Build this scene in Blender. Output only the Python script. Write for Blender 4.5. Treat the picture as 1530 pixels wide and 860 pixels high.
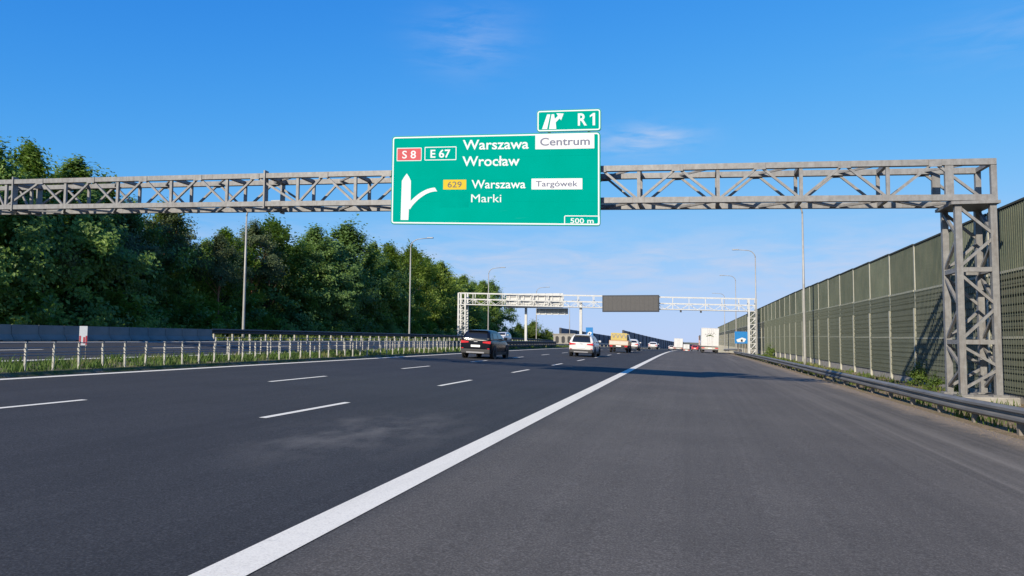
import bpy, bmesh, math, random
from mathutils import Vector, Matrix
R = math.radians
scene = bpy.context.scene
for o in list(bpy.data.objects): bpy.data.objects.remove(o)

# ------------------------------------------------------------------ camera
cam = bpy.data.cameras.new('camera'); camo = bpy.data.objects.new('camera', cam)
scene.collection.objects.link(camo); scene.camera = camo
cam.sensor_width = 36.0; cam.lens = 27.06; cam.clip_start = 0.1; cam.clip_end = 9000
camo.location = (0, 0, 1.5)
camo.rotation_mode = 'QUATERNION'
camo.rotation_quaternion = (Matrix.Rotation(R(12.93), 3, 'Z') @ Matrix.Rotation(R(90 + 3.82), 3, 'X') @ Matrix.Rotation(R(0.4), 3, 'Z')).to_quaternion()

# ------------------------------------------------------------------ sky, sun, exposure
SUN = Vector((0.37, 1.0, -0.58)).normalized()          # direction the light travels
world = bpy.data.worlds.new('World'); scene.world = world; world.use_nodes = True
wn, wl = world.node_tree.nodes, world.node_tree.links
wn.clear()
wout = wn.new('ShaderNodeOutputWorld'); bg = wn.new('ShaderNodeBackground')
sky = wn.new('ShaderNodeTexSky'); sky.sky_type = 'NISHITA'; sky.sun_disc = False
toS = -SUN
sky.sun_elevation = math.asin(toS.z); sky.sun_rotation = math.atan2(toS.x, toS.y)
sky.altitude = 100; sky.air_density = 1.0; sky.dust_density = 0.05; sky.ozone_density = 5.0
bg.inputs['Strength'].default_value = 0.15
# faint cirrus: stretched noise in the direction of view of the sky dome
tc = wn.new('ShaderNodeTexCoord'); sep = wn.new('ShaderNodeSeparateXYZ'); wl.new(tc.outputs['Generated'], sep.inputs[0])
def wmath(op, a, b=None, c=None, clamp=False):
    n = wn.new('ShaderNodeMath'); n.operation = op; n.use_clamp = clamp
    for i, v in enumerate((a, b, c)):
        if v is None: continue
        if isinstance(v, (int, float)): n.inputs[i].default_value = v
        else: wl.new(v, n.inputs[i])
    return n.outputs[0]
zc = wmath('MAXIMUM', sep.outputs['Z'], 0.02)
den = wmath('ADD', zc, 0.12)
cx = wmath('DIVIDE', sep.outputs['X'], den); cy = wmath('DIVIDE', sep.outputs['Y'], den)
comb = wn.new('ShaderNodeCombineXYZ'); wl.new(cx, comb.inputs[0]); wl.new(wmath('MULTIPLY', cy, 2.2), comb.inputs[1])
nz = wn.new('ShaderNodeTexNoise'); nz.inputs['Scale'].default_value = 1.15; nz.inputs['Detail'].default_value = 7; nz.inputs['Roughness'].default_value = 0.62; nz.inputs['Distortion'].default_value = 0.5
wl.new(comb.outputs[0], nz.inputs['Vector'])
az = wmath('ARCTAN2', sep.outputs['X'], sep.outputs['Y']); el = wmath('ARCSINE', sep.outputs['Z'])
def gauss(a0, wa, e0, we):
    u_ = wmath('DIVIDE', wmath('SUBTRACT', az, R(a0)), R(wa)); v_ = wmath('DIVIDE', wmath('SUBTRACT', el, R(e0)), R(we))
    return wmath('POWER', 2.718, wmath('MULTIPLY', wmath('ADD', wmath('MULTIPLY', u_, u_), wmath('MULTIPLY', v_, v_)), -1.0))
scm = wn.new('ShaderNodeCombineXYZ'); wl.new(wmath('MULTIPLY', az, 9.0), scm.inputs[0]); wl.new(wmath('MULTIPLY', el, 46.0), scm.inputs[1])
sn = wn.new('ShaderNodeTexNoise'); sn.inputs['Scale'].default_value = 1.3; sn.inputs['Detail'].default_value = 8; sn.inputs['Roughness'].default_value = 0.6; sn.inputs['Distortion'].default_value = 0.4; wl.new(scm.outputs[0], sn.inputs['Vector'])
streak = wmath('MULTIPLY', wmath('SUBTRACT', sn.outputs['Fac'], 0.36, clamp=True), 3.0, clamp=True)
wisp = wmath('ADD', wmath('MULTIPLY', gauss(-3.2, 3.4, 14.5, 1.0), 0.85), wmath('ADD', wmath('MULTIPLY', gauss(-16.2, 3.6, 21.6, 2.2), 0.30), wmath('MULTIPLY', gauss(24.0, 7.0, 19.0, 1.6), 0.25)))
ev = wmath('DIVIDE', wmath('SUBTRACT', el, R(5.2)), R(2.4)); band = wmath('MULTIPLY', wmath('POWER', 2.718, wmath('MULTIPLY', wmath('MULTIPLY', ev, ev), -1.0)), 0.85)
high = wmath('MULTIPLY', wmath('SUBTRACT', nz.outputs['Fac'], 0.68, clamp=True), 1.2, clamp=True)
cov = wmath('ADD', wmath('MULTIPLY', wmath('ADD', wisp, band), streak), high, clamp=True)
mix = wn.new('ShaderNodeMix'); mix.data_type = 'RGBA'; mix.inputs[7].default_value = (2.35, 2.75, 3.6, 1)
wl.new(cov, mix.inputs[0])
# film-like response of the sky colour, per channel: M x^p / (x^p + k)
srgb = wn.new('ShaderNodeSeparateColor'); wl.new(sky.outputs[0], srgb.inputs[0]); crgb = wn.new('ShaderNodeCombineColor')
for i_, (mx_, p_, k_) in enumerate(((2.5, 2.0, 13.0), (3.2, 1.5, 4.7), (4.2, 2.0, 3.6))):
    xp = wmath('POWER', srgb.outputs[i_], p_); wl.new(wmath('MULTIPLY', wmath('DIVIDE', xp, wmath('ADD', xp, k_)), mx_), crgb.inputs[i_])
hs = wn.new('ShaderNodeHueSaturation'); hs.inputs['Saturation'].default_value = 1.0
wl.new(crgb.outputs[0], hs.inputs['Color']); wl.new(hs.outputs[0], mix.inputs[6])
wl.new(mix.outputs[2], bg.inputs['Color']); wl.new(bg.outputs[0], wout.inputs['Surface'])

sl = bpy.data.lights.new('sun', 'SUN'); sl.energy = 4.3; sl.angle = R(0.5); sl.color = (1.0, 0.89, 0.735)
so = bpy.data.objects.new('sun', sl); scene.collection.objects.link(so)
so.rotation_mode = 'QUATERNION'; so.rotation_quaternion = SUN.to_track_quat('-Z', 'Y'); so.location = (-60, -80, 80)

vs = scene.view_settings
vs.view_transform = 'Standard'; vs.look = 'None'; vs.gamma = 1.0; vs.use_curve_mapping = False; vs.exposure = 0.65
scene.render.engine = 'CYCLES'

# ------------------------------------------------------------------ material helpers
class NT:
    def __init__(s, name):
        s.m = bpy.data.materials.new(name); s.m.use_nodes = True
        s.n, s.l = s.m.node_tree.nodes, s.m.node_tree.links
        s.b = s.n['Principled BSDF']
    def node(s, t, **kw):
        n = s.n.new(t)
        for k, v in kw.items(): setattr(n, k, v)
        return n
    def put(s, sock, v):
        if isinstance(v, bpy.types.NodeSocket): s.l.new(v, sock)
        else: sock.default_value = v
    def math(s, op, a, b=0.0, clamp=False):
        n = s.node('ShaderNodeMath', operation=op, use_clamp=clamp); s.put(n.inputs[0], a); s.put(n.inputs[1], b); return n.outputs[0]
    def pos(s):
        return s.node('ShaderNodeNewGeometry').outputs['Position']
    def obj(s):
        return s.node('ShaderNodeTexCoord').outputs['Object']
    def mapv(s, v, sc):
        n = s.node('ShaderNodeMapping'); s.l.new(v, n.inputs[0]); n.inputs['Scale'].default_value = sc; return n.outputs[0]
    def noise(s, v, scale, detail=4, rough=0.55):
        n = s.node('ShaderNodeTexNoise'); s.l.new(v, n.inputs['Vector']); n.inputs['Scale'].default_value = scale
        n.inputs['Detail'].default_value = detail; n.inputs['Roughness'].default_value = rough; return n.outputs['Fac']
    def ramp(s, f, stops):
        n = s.node('ShaderNodeValToRGB'); s.l.new(f, n.inputs[0]); e = n.color_ramp.elements
        while len(e) < len(stops): e.new(0.5)
        for i, (p, c) in enumerate(stops):
            e[i].position = p; e[i].color = (c[0], c[1], c[2], 1) if not isinstance(c, float) else (c, c, c, 1)
        return n.outputs[0]
    def mix(s, f, a, b, mode='MIX'):
        n = s.node('ShaderNodeMix', data_type='RGBA', blend_type=mode)
        s.put(n.inputs[0], f)
        for i, v in ((6, a), (7, b)):
            s.put(n.inputs[i], v if isinstance(v, bpy.types.NodeSocket) else (v[0], v[1], v[2], 1))
        return n.outputs[2]
    def bump(s, h, strength, dist=0.01):
        n = s.node('ShaderNodeBump'); s.l.new(h, n.inputs['Height']); n.inputs['Strength'].default_value = strength
        n.inputs['Distance'].default_value = dist; s.l.new(n.outputs[0], s.b.inputs['Normal'])
    def base(s, c): s.put(s.b.inputs['Base Color'], c if isinstance(c, bpy.types.NodeSocket) else (c[0], c[1], c[2], 1))
    def rough(s, v): s.put(s.b.inputs['Roughness'], v)
    def spec(s, v): s.b.inputs['Specular IOR Level'].default_value = v
    def metal(s, v): s.b.inputs['Metallic'].default_value = v

def simple(name, col, rough=0.6, var=0.12, scale=6.0, metal=0.0, spec=0.4, coat=0.0):
    t = NT(name); f = t.noise(t.obj(), scale, 5, 0.6)
    a = tuple(c * (1 - var) for c in col); b = tuple(min(1, c * (1 + var)) for c in col)
    t.base(t.ramp(f, [(0.3, a), (0.7, b)])); t.rough(rough); t.metal(metal); t.spec(spec)
    if coat: t.b.inputs['Coat Weight'].default_value = coat; t.b.inputs['Coat Roughness'].default_value = 0.04
    return t.m

M = {}
# asphalt of the near carriageway: dark lanes, dustier grey shoulder, streaks along the road, sand at the kerb edge
def asphalt(name, shoulder):
    t = NT(name); p = t.pos(); sp = t.node('ShaderNodeSeparateXYZ'); t.l.new(p, sp.inputs[0]); X = sp.outputs['X']
    fine = t.noise(p, 55, 4, 0.75); mid = t.noise(p, 14, 4, 0.65); big = t.noise(p, 0.35, 4, 0.6)
    stk = t.noise(t.mapv(p, (1.9, 0.035, 1)), 1.0, 5, 0.6); stk2 = t.noise(t.mapv(p, (7.5, 0.05, 1)), 1.0, 4, 0.6)
    lane = t.ramp(fine, [(0.30, (0.016, 0.016, 0.0165)), (0.52, (0.034, 0.0345, 0.0355)), (0.74, (0.090, 0.090, 0.089))])
    if shoulder:
        sh = t.ramp(fine, [(0.30, (0.048, 0.043, 0.037)), (0.52, (0.095, 0.086, 0.074)), (0.74, (0.20, 0.184, 0.16))])
        lane = t.mix(t.math('ADD', t.math('MULTIPLY', X, 1.6), 4.6, clamp=True), lane, sh)
    c = t.mix(0.5, lane, t.ramp(stk, [(0.25, 0.75), (0.75, 1.25)]), 'MULTIPLY')
    c = t.mix(0.3, c, t.ramp(stk2, [(0.3, 0.8), (0.7, 1.2)]), 'MULTIPLY')
    c = t.mix(0.7, c, t.ramp(big, [(0.3, 0.82), (0.7, 1.18)]), 'MULTIPLY')
    c = t.mix(0.5, c, t.ramp(mid, [(0.3, 0.75), (0.7, 1.25)]), 'MULTIPLY')
    if shoulder:
        # dust and sand gathering towards the verge, long dry streaks
        e = t.math('MULTIPLY', t.math('SUBTRACT', X, 2.6, clamp=True), 0.36, clamp=True)
        ds = t.math('MULTIPLY', e, t.math('ADD', t.ramp(stk, [(0.40, 0.0), (0.70, 0.55)]), t.ramp(stk2, [(0.5, 0.0), (0.75, 0.5)])))
        c = t.mix(t.math('MULTIPLY', ds, 1.25, clamp=True), c, (0.27, 0.245, 0.205))
        e2 = t.math('MULTIPLY', t.math('SUBTRACT', t.math('ADD', X, t.math('MULTIPLY', t.noise(p, 1.3, 4), 1.1)), 5.55, clamp=True), 2.2, clamp=True)
        c = t.mix(t.math('MULTIPLY', e2, 0.85), c, t.ramp(mid, [(0.3, (0.17, 0.135, 0.10)), (0.7, (0.27, 0.22, 0.165))]))
        # one pale spill of dried sand in the right lane
        g = t.node('ShaderNodeVectorMath', operation='SUBTRACT'); t.l.new(p, g.inputs[0]); g.inputs[1].default_value = (-4.5, 10.6, 0.17)
        g2 = t.mapv(g.outputs[0], (0.62, 0.27, 0)); ln = t.node('ShaderNodeVectorMath', operation='LENGTH'); t.l.new(g2, ln.inputs[0])
        sm = t.math('MULTIPLY', t.math('SUBTRACT', 1.0, ln.outputs['Value'], clamp=True), t.ramp(t.noise(t.mapv(p, (1.0, 0.45, 1)), 1.9, 6, 0.65), [(0.42, 0.0), (0.68, 0.75)]))
        c = t.mix(sm, c, (0.16, 0.15, 0.135))
    t.base(c); t.rough(t.ramp(fine, [(0.3, 0.95), (0.8, 0.72)])); t.spec(0.28)
    t.bump(t.mix(0.35, fine, mid), 0.55, 0.012)
    return t.m
M['road'] = asphalt('asphalt_main', True)
M['road2'] = asphalt('asphalt_opposite', False)

t = NT('road_paint'); p = t.pos(); n1 = t.noise(p, 60, 4, 0.7); n2 = t.noise(t.mapv(p, (3, 0.4, 1)), 1.6, 5, 0.6)
c = t.ramp(n1, [(0.25, (0.54, 0.50, 0.42)), (0.5, (0.75, 0.71, 0.595)), (0.8, (0.84, 0.80, 0.68))])
c = t.mix(0.5, c, t.ramp(n2, [(0.3, 0.84), (0.6, 1.0)]), 'MULTIPLY')
wr = t.ramp(t.noise(p, 7.5, 7, 0.72), [(0.62, 0.0), (0.74, 0.55)])
c = t.mix(wr, c, (0.20, 0.20, 0.20)); t.base(c); t.rough(0.75); t.bump(n1, 0.35, 0.006); M['paint'] = t.m

t = NT('ground_soil'); p = t.pos(); a = t.noise(p, 1.1, 6, 0.65); b = t.noise(p, 14, 5, 0.7)
gr = t.ramp(b, [(0.3, (0.045, 0.07, 0.02)), (0.7, (0.10, 0.12, 0.038))]); sd = t.ramp(b, [(0.3, (0.13, 0.10, 0.07)), (0.7, (0.27, 0.22, 0.16))])
sp = t.node('ShaderNodeSeparateXYZ'); t.l.new(p, sp.inputs[0]); vg = t.math('MULTIPLY', t.math('SUBTRACT', sp.outputs['X'], 4.5, clamp=True), 0.8, clamp=True)
gr_ = t.mix(t.ramp(a, [(0.40, 0.0), (0.60, 1.0)]), sd, gr); sandy = t.mix(t.ramp(t.noise(p, 3.5, 5), [(0.45, 0.0), (0.7, 0.6)]), t.ramp(b, [(0.3, (0.17, 0.12, 0.08)), (0.7, (0.34, 0.26, 0.18))]), gr)
t.base(t.mix(vg, gr_, sandy)); t.rough(0.95); t.spec(0.1); t.bump(b, 0.8, 0.05); M['soil'] = t.m

def grassmat(name, lo, hi, dry):
    t = NT(name); p = t.pos(); f = t.noise(p, 3.0, 4); g = t.noise(p, 0.7, 3)
    c = t.ramp(f, [(0.3, lo), (0.7, hi)]); c = t.mix(t.ramp(g, [(0.52, 0.0), (0.68, 0.8)]), c, dry)
    t.base(c); t.rough(0.7); t.spec(0.2)
    tr = t.node('ShaderNodeBsdfTranslucent'); t.l.new(c, tr.inputs[0]); mx = t.node('ShaderNodeMixShader'); mx.inputs[0].default_value = 0.35
    t.l.new(t.b.outputs[0], mx.inputs[1]); t.l.new(tr.outputs[0], mx.inputs[2]); t.l.new(mx.outputs[0], t.n['Material Output'].inputs[0]); return t.m
M['grass'] = grassmat('median_grass', (0.06, 0.11, 0.022), (0.13, 0.20, 0.045), (0.28, 0.24, 0.11))
M['weed'] = grassmat('verge_weeds', (0.055, 0.10, 0.02), (0.14, 0.19, 0.04), (0.30, 0.25, 0.10))

def leafmat(name, lo, hi, tip):
    t = NT(name); v = t.obj(); f = t.noise(v, 0.55, 4, 0.6); g = t.noise(v, 4.0, 2)
    oi = t.node('ShaderNodeObjectInfo')
    c = t.ramp(f, [(0.3, lo), (0.55, hi), (0.8, tip)]); c = t.mix(0.7, c, t.ramp(g, [(0.25, 0.7), (0.75, 1.3)]), 'MULTIPLY')
    c = t.mix(0.9, c, t.ramp(oi.outputs['Random'], [(0.0, (0.80, 0.86, 0.85)), (0.5, (1.0, 1.0, 1.0)), (1.0, (1.35, 1.18, 0.9))]), 'MULTIPLY')
    t.base(c); t.rough(0.5); t.spec(0.35)
    tr = t.node('ShaderNodeBsdfTranslucent'); t.l.new(t.mix(1.0, c, (1.15, 1.25, 0.6), 'MULTIPLY'), tr.inputs[0])
    mx = t.node('ShaderNodeMixShader'); mx.inputs[0].default_value = 0.42
    t.l.new(t.b.outputs[0], mx.inputs[1]); t.l.new(tr.outputs[0], mx.inputs[2]); t.l.new(mx.outputs[0], t.n['Material Output'].inputs[0]); return t.m
M['leaf'] = leafmat('oak_leaves', (0.105, 0.170, 0.040), (0.195, 0.295, 0.064), (0.29, 0.385, 0.085))
M['leaf2'] = leafmat('dark_leaves', (0.082, 0.145, 0.044), (0.16, 0.25, 0.064), (0.245, 0.335, 0.080))
M['needle'] = leafmat('pine_needles', (0.065, 0.098, 0.040), (0.115, 0.145, 0.058), (0.17, 0.175, 0.078))
M['bushleaf'] = leafmat('bush_leaves', (0.07, 0.12, 0.02), (0.12, 0.18, 0.03), (0.18, 0.22, 0.05))
M['bark'] = simple('bark', (0.085, 0.065, 0.048), 0.9, 0.4, 9)
M['pinebark'] = simple('pine_bark', (0.28, 0.13, 0.07), 0.9, 0.4, 9)

# weathered galvanised steel with rust-brown run-off
t = NT('galvanised_old'); p = t.pos(); a = t.noise(p, 5.5, 7, 0.7); b = t.noise(t.mapv(p, (6, 6, 0.8)), 1.5, 5, 0.65); d = t.noise(p, 60, 3)
c = t.ramp(a, [(0.25, (0.150, 0.150, 0.147)), (0.5, (0.205, 0.204, 0.200)), (0.78, (0.275, 0.274, 0.268))])
c = t.mix(t.ramp(b, [(0.5, 0.0), (0.75, 0.6)]), c, (0.13, 0.105, 0.085)); c = t.mix(0.2, c, t.ramp(d, [(0.3, 0.8), (0.7, 1.2)]), 'MULTIPLY')
t.base(c); t.rough(0.5); t.metal(0.15); t.spec(0.3); M['steel_old'] = t.m
t = NT('galvanised_rail'); p = t.pos(); a = t.noise(t.mapv(p, (2, 0.35, 2)), 2.0, 6, 0.6)
t.base(t.ramp(a, [(0.3, (0.10, 0.10, 0.098)), (0.7, (0.19, 0.187, 0.18))])); t.rough(0.6); t.metal(0.1); M['rail'] = t.m
M['post_steel'] = simple('post_steel', (0.34, 0.33, 0.29), 0.6, 0.25, 8, metal=0.1)
M['post_dark'] = simple('post_dark', (0.17, 0.15, 0.125), 0.7, 0.35, 8)
M['cable'] = simple('cable_steel', (0.22, 0.23, 0.25), 0.45, 0.15, 8, metal=0.6)
M['dark_rail'] = simple('dark_rail', (0.04, 0.041, 0.046), 0.6, 0.25, 4)
M['lamp'] = simple('lamp_pole', (0.30, 0.295, 0.275), 0.5, 0.12, 3, metal=0.15)
M['lamphead'] = simple('lamp_head', (0.30, 0.32, 0.33), 0.4, 0.1, 3)
M['white_steel'] = simple('white_galvanised', (0.46, 0.465, 0.45), 0.5, 0.1, 2, metal=0.1)
M['concrete'] = simple('concrete', (0.27, 0.255, 0.225), 0.85, 0.22, 4)
M['concrete_blue'] = simple('barrier_concrete', (0.20, 0.19, 0.175), 0.85, 0.2, 1.3)
# noise wall panels
def panelmat(name, lo, hi, streak):
    t = NT(name); p = t.pos(); a = t.noise(p, 0.8, 5, 0.6); b = t.noise(t.mapv(p, (5, 5, 0.5)), 1.6, 5, 0.65); d = t.noise(p, 18, 3, 0.7)
    oi = t.node('ShaderNodeObjectInfo')
    c = t.ramp(a, [(0.3, lo), (0.7, hi)]); c = t.mix(t.ramp(b, [(0.45, 0.0), (0.75, 0.55)]), c, streak)
    c = t.mix(0.6, c, t.ramp(d, [(0.3, 0.75), (0.7, 1.25)]), 'MULTIPLY')
    c = t.mix(0.8, c, t.ramp(oi.outputs['Random'], [(0.0, 0.78), (1.0, 1.2)]), 'MULTIPLY')
    t.base(c); t.rough(0.8); t.spec(0.2); return t.m
M['pan_top'] = panelmat('panel_green', (0.074, 0.092, 0.068), (0.115, 0.132, 0.095), (0.15, 0.145, 0.105))
M['pan_mid'] = panelmat('panel_olive', (0.100, 0.110, 0.082), (0.165, 0.170, 0.124), (0.20, 0.17, 0.115))
M['pan_low'] = panelmat('panel_grey_green', (0.100, 0.115, 0.088), (0.16, 0.168, 0.126), (0.13, 0.125, 0.09))
M['wire'] = simple('grid_wire', (0.10, 0.115, 0.085), 0.5, 0.1, 5, metal=0.3)
M['batten'] = simple('panel_batten', (0.045, 0.05, 0.04), 0.8, 0.2, 5)
M['wallpost'] = simple('wall_post', (0.36, 0.355, 0.29), 0.6, 0.15, 2)
M['farwall'] = simple('far_wall', (0.045, 0.06, 0.10), 0.6, 0.2, 0.2)
# sign sheeting
t = NT('sign_green'); v = t.obj(); a = t.noise(v, 0.9, 4); b = t.noise(t.mapv(v, (0.7, 1, 9)), 1.0, 5, 0.65)
c = t.ramp(a, [(0.3, (0.0, 0.245, 0.185)), (0.7, (0.0, 0.265, 0.205))]); c = t.mix(t.ramp(b, [(0.66, 0.0), (0.78, 0.35)]), c, (0.05, 0.33, 0.28))
t.base(c); t.rough(0.6); t.spec(0.0); M['green'] = t.m
M['green_patch'] = simple('green_patch', (0.0, 0.245, 0.19), 0.6, 0.06, 2, spec=0.0)
M['sign_white'] = simple('sign_white', (0.56, 0.575, 0.58), 0.5, 0.03, 3, spec=0.15)
M['sign_red'] = simple('sign_red', (0.42, 0.06, 0.07), 0.5, 0.08, 3, spec=0.15)
M['sign_yellow'] = simple('sign_yellow', (0.50, 0.355, 0.01), 0.5, 0.05, 3, spec=0.15)
M['sign_black'] = simple('sign_black', (0.03, 0.03, 0.032), 0.4, 0.05, 3)
M['sign_ink'] = simple('sign_ink', (0.025, 0.04, 0.11), 0.4, 0.1, 3)
M['sign_blue'] = simple('sign_blue', (0.01, 0.16, 0.42), 0.4, 0.08, 3)
M['sign_back'] = simple('sign_back', (0.30, 0.31, 0.30), 0.5, 0.08, 1)
M['vms'] = simple('display_face', (0.068, 0.066, 0.064), 0.6, 0.12, 4)
M['vms_frame'] = simple('display_frame', (0.028, 0.031, 0.036), 0.5, 0.1, 2)
# vehicles
def paint(name, col, rough=0.25): return simple(name, col, rough, 0.05, 2, spec=0.4, coat=0.35)
M['p_black'] = simple('paint_black_blue', (0.004, 0.005, 0.009), 0.24, 0.05, 2, spec=0.25); M['p_white'] = paint('paint_white', (0.56, 0.56, 0.545))
M['p_silver'] = paint('paint_silver', (0.5, 0.5, 0.5)); M['p_yellow'] = paint('paint_yellow', (0.46, 0.36, 0.12)); M['p_orange'] = paint('paint_orange', (0.46, 0.29, 0.19))
M['p_red'] = paint('paint_red', (0.45, 0.05, 0.06)); M['p_cream'] = paint('paint_cream', (0.52, 0.49, 0.42))
M['plastic'] = simple('black_plastic', (0.022, 0.022, 0.024), 0.55, 0.15, 6); M['tyre'] = simple('tyre_rubber', (0.02, 0.02, 0.02), 0.85, 0.2, 9)
M['rim'] = simple('alloy_rim', (0.42, 0.42, 0.43), 0.35, 0.1, 4, metal=0.7); M['tail'] = simple('tail_lamp', (0.50, 0.02, 0.025), 0.15, 0.1, 9, spec=0.6)
M['plate'] = simple('number_plate', (0.82, 0.82, 0.80), 0.4, 0.03, 3); M['grille'] = simple('bumper_grey', (0.22, 0.22, 0.23), 0.4, 0.1, 3)
t = NT('car_glass'); t.base((0.012, 0.014, 0.018)); t.rough(0.04); t.spec(0.7); M['glass'] = t.m

# ------------------------------------------------------------------ mesh helpers
COL = scene.collection
def tag(o, label=None, cat=None, group=None, kind=None):
    if label: o['label'] = label
    if cat: o['category'] = cat
    if group: o['group'] = group
    if kind: o['kind'] = kind
    return o
def empty(name, loc=(0, 0, 0), rz=0.0):
    o = bpy.data.objects.new(name, None); COL.objects.link(o); o.location = loc; o.rotation_euler = (0, 0, rz); o.empty_display_size = 0.2; return o
def link(name, me, parent=None, loc=None):
    o = bpy.data.objects.new(name, me); COL.objects.link(o)
    if parent: o.parent = parent
    if loc is not None: o.location = loc
    return o
def copy_tree(o, parent=None):
    c = o.copy(); COL.objects.link(c); c.parent = parent
    for ch in [k for k in o.children]: copy_tree(ch, c)
    return c

class MB:
    def __init__(s): s.v = []; s.f = []
    def add(s, vs, fs):
        k = len(s.v); s.v += [tuple(v) for v in vs]; s.f += [tuple(i + k for i in f) for f in fs]; return s
    def box(s, x0, x1, y0, y1, z0, z1):
        return s.add([(x0, y0, z0), (x1, y0, z0), (x1, y1, z0), (x0, y1, z0), (x0, y0, z1), (x1, y0, z1), (x1, y1, z1), (x0, y1, z1)],
                     [(0, 3, 2, 1), (4, 5, 6, 7), (0, 1, 5, 4), (1, 2, 6, 5), (2, 3, 7, 6), (3, 0, 4, 7)])
    def cbox(s, x0, x1, y0, y1, z0, z1, r):
        bm = bmesh.new(); bmesh.ops.create_cube(bm, size=1)
        for v in bm.verts: v.co = Vector(((x0 + x1) / 2 + v.co.x * (x1 - x0), (y0 + y1) / 2 + v.co.y * (y1 - y0), (z0 + z1) / 2 + v.co.z * (z1 - z0)))
        bmesh.ops.bevel(bm, geom=list(bm.edges), offset=r, segments=2, affect='EDGES', profile=0.5)
        bm.verts.index_update(); s.add([v.co[:] for v in bm.verts], [[v.index for v in f.verts] for f in bm.faces]); bm.free(); return s
    def bar(s, a, b, w, h=None, up=(0, 0, 1)):
        a, b = Vector(a), Vector(b); h = h or w; d = (b - a).normalized(); u = Vector(up)
        if abs(d.dot(u)) > 0.98: u = Vector((0, 1, 0))
        x = d.cross(u).normalized() * (w / 2); z = x.cross(d).normalized() * (h / 2)
        vs = []
        for q in (a, b): vs += [q - x - z, q + x - z, q + x + z, q - x + z]
        return s.add(vs, [(0, 1, 2, 3), (7, 6, 5, 4), (0, 4, 5, 1), (1, 5, 6, 2), (2, 6, 7, 3), (3, 7, 4, 0)])
    def tube(s, pts, rad, n=8):
        pts = [Vector(p) for p in pts]; rs = rad if isinstance(rad, (list, tuple)) else [rad] * len(pts); k = len(s.v); ref = None
        for i, p in enumerate(pts):
            d = (pts[min(i + 1, len(pts) - 1)] - pts[max(i - 1, 0)]).normalized()
            if ref is None: ref = Vector((0, 0, 1)) if abs(d.z) < 0.9 else Vector((1, 0, 0))
            x = d.cross(ref).normalized(); y = x.cross(d).normalized(); ref = y
            for j in range(n):
                a = 2 * math.pi * j / n; s.v.append(tuple(p + (x * math.cos(a) + y * math.sin(a)) * rs[i]))
        for i in range(len(pts) - 1):
            for j in range(n):
                a = k + i * n + j; b = k + i * n + (j + 1) % n; s.f.append((a, b, b + n, a + n))
        s.f.append(tuple(k + j for j in reversed(range(n)))); s.f.append(tuple(k + (len(pts) - 1) * n + j for j in range(n))); return s
    def loft(s, rings, closed=True, caps=True):
        k = len(s.v); n = len(rings[0])
        for r in rings: s.v += [tuple(p) for p in r]
        for i in range(len(rings) - 1):
            for j in range(n if closed else n - 1):
                a = k + i * n + j; b = k + i * n + (j + 1) % n; s.f.append((a, b, b + n, a + n))
        if caps and closed:
            s.f.append(tuple(k + j for j in reversed(range(n)))); s.f.append(tuple(k + (len(rings) - 1) * n + j for j in range(n)))
        return s
    def prism(s, poly, y0, y1):                      # polygon in x,z extruded along y
        n = len(poly); return s.add([(x, y0, z) for x, z in poly] + [(x, y1, z) for x, z in poly],
            [tuple(range(n)), tuple(reversed(range(n, 2 * n)))] + [(i, i + n, (i + 1) % n + n, (i + 1) % n) for i in range(n)])
    def cyl(s, c, r, y0, y1, n=18):                  # disc along local x
        return s.tube([(y0, c[0], c[1]), (y1, c[0], c[1])], r, n)
    def mesh(s, name, mat, smooth=False, fn=None):
        me = bpy.data.meshes.new(name); vs = [fn(v) for v in s.v] if fn else s.v
        me.from_pydata(vs, [], s.f); me.materials.append(M[mat] if isinstance(mat, str) else mat)
        bm = bmesh.new(); bm.from_mesh(me); bmesh.ops.recalc_face_normals(bm, faces=bm.faces); bm.to_mesh(me); bm.free()
        if smooth:
            for f in me.polygons: f.use_smooth = True
        me.update(); return me
    def build(s, name, mat, parent=None, loc=None, smooth=False, fn=None, sub=0):
        o = link(name, s.mesh(name, mat, smooth, fn), parent, loc)
        if sub: m = o.modifiers.new('sub', 'SUBSURF'); m.levels = sub; m.render_levels = sub
        return o

# ------------------------------------------------------------------ road alignment
def C(Y):                                            # the road swings gently right in the distance
    return 0.0 if Y < 70 else 5.3e-5 * (Y - 70) ** 2
def V(Y):                                            # and falls away beyond a crest
    if Y < 60: return 0.0
    if Y < 220: return -6e-5 * (Y - 60) ** 2
    return -1.536 - 0.0105 * (Y - 220)
S = 0.038
def zr(x, Y): return -S * x + V(Y)                   # x is the offset from the camera line
def zo(x, Y): return 0.76 + (-19.0 - x) * 0.056 + V(Y)
YS = [-40, -20, -10, -5, 0, 4, 8, 12, 16, 20, 24, 28, 32, 36, 40, 45, 50, 55, 60, 66, 72, 78, 84, 90, 97, 104, 112, 120, 130, 140, 150, 160, 170, 180, 190, 200, 210, 220, 235, 250, 265, 280, 300, 320, 345, 370, 400, 440, 480, 530, 590, 660, 740, 840, 950]

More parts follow.
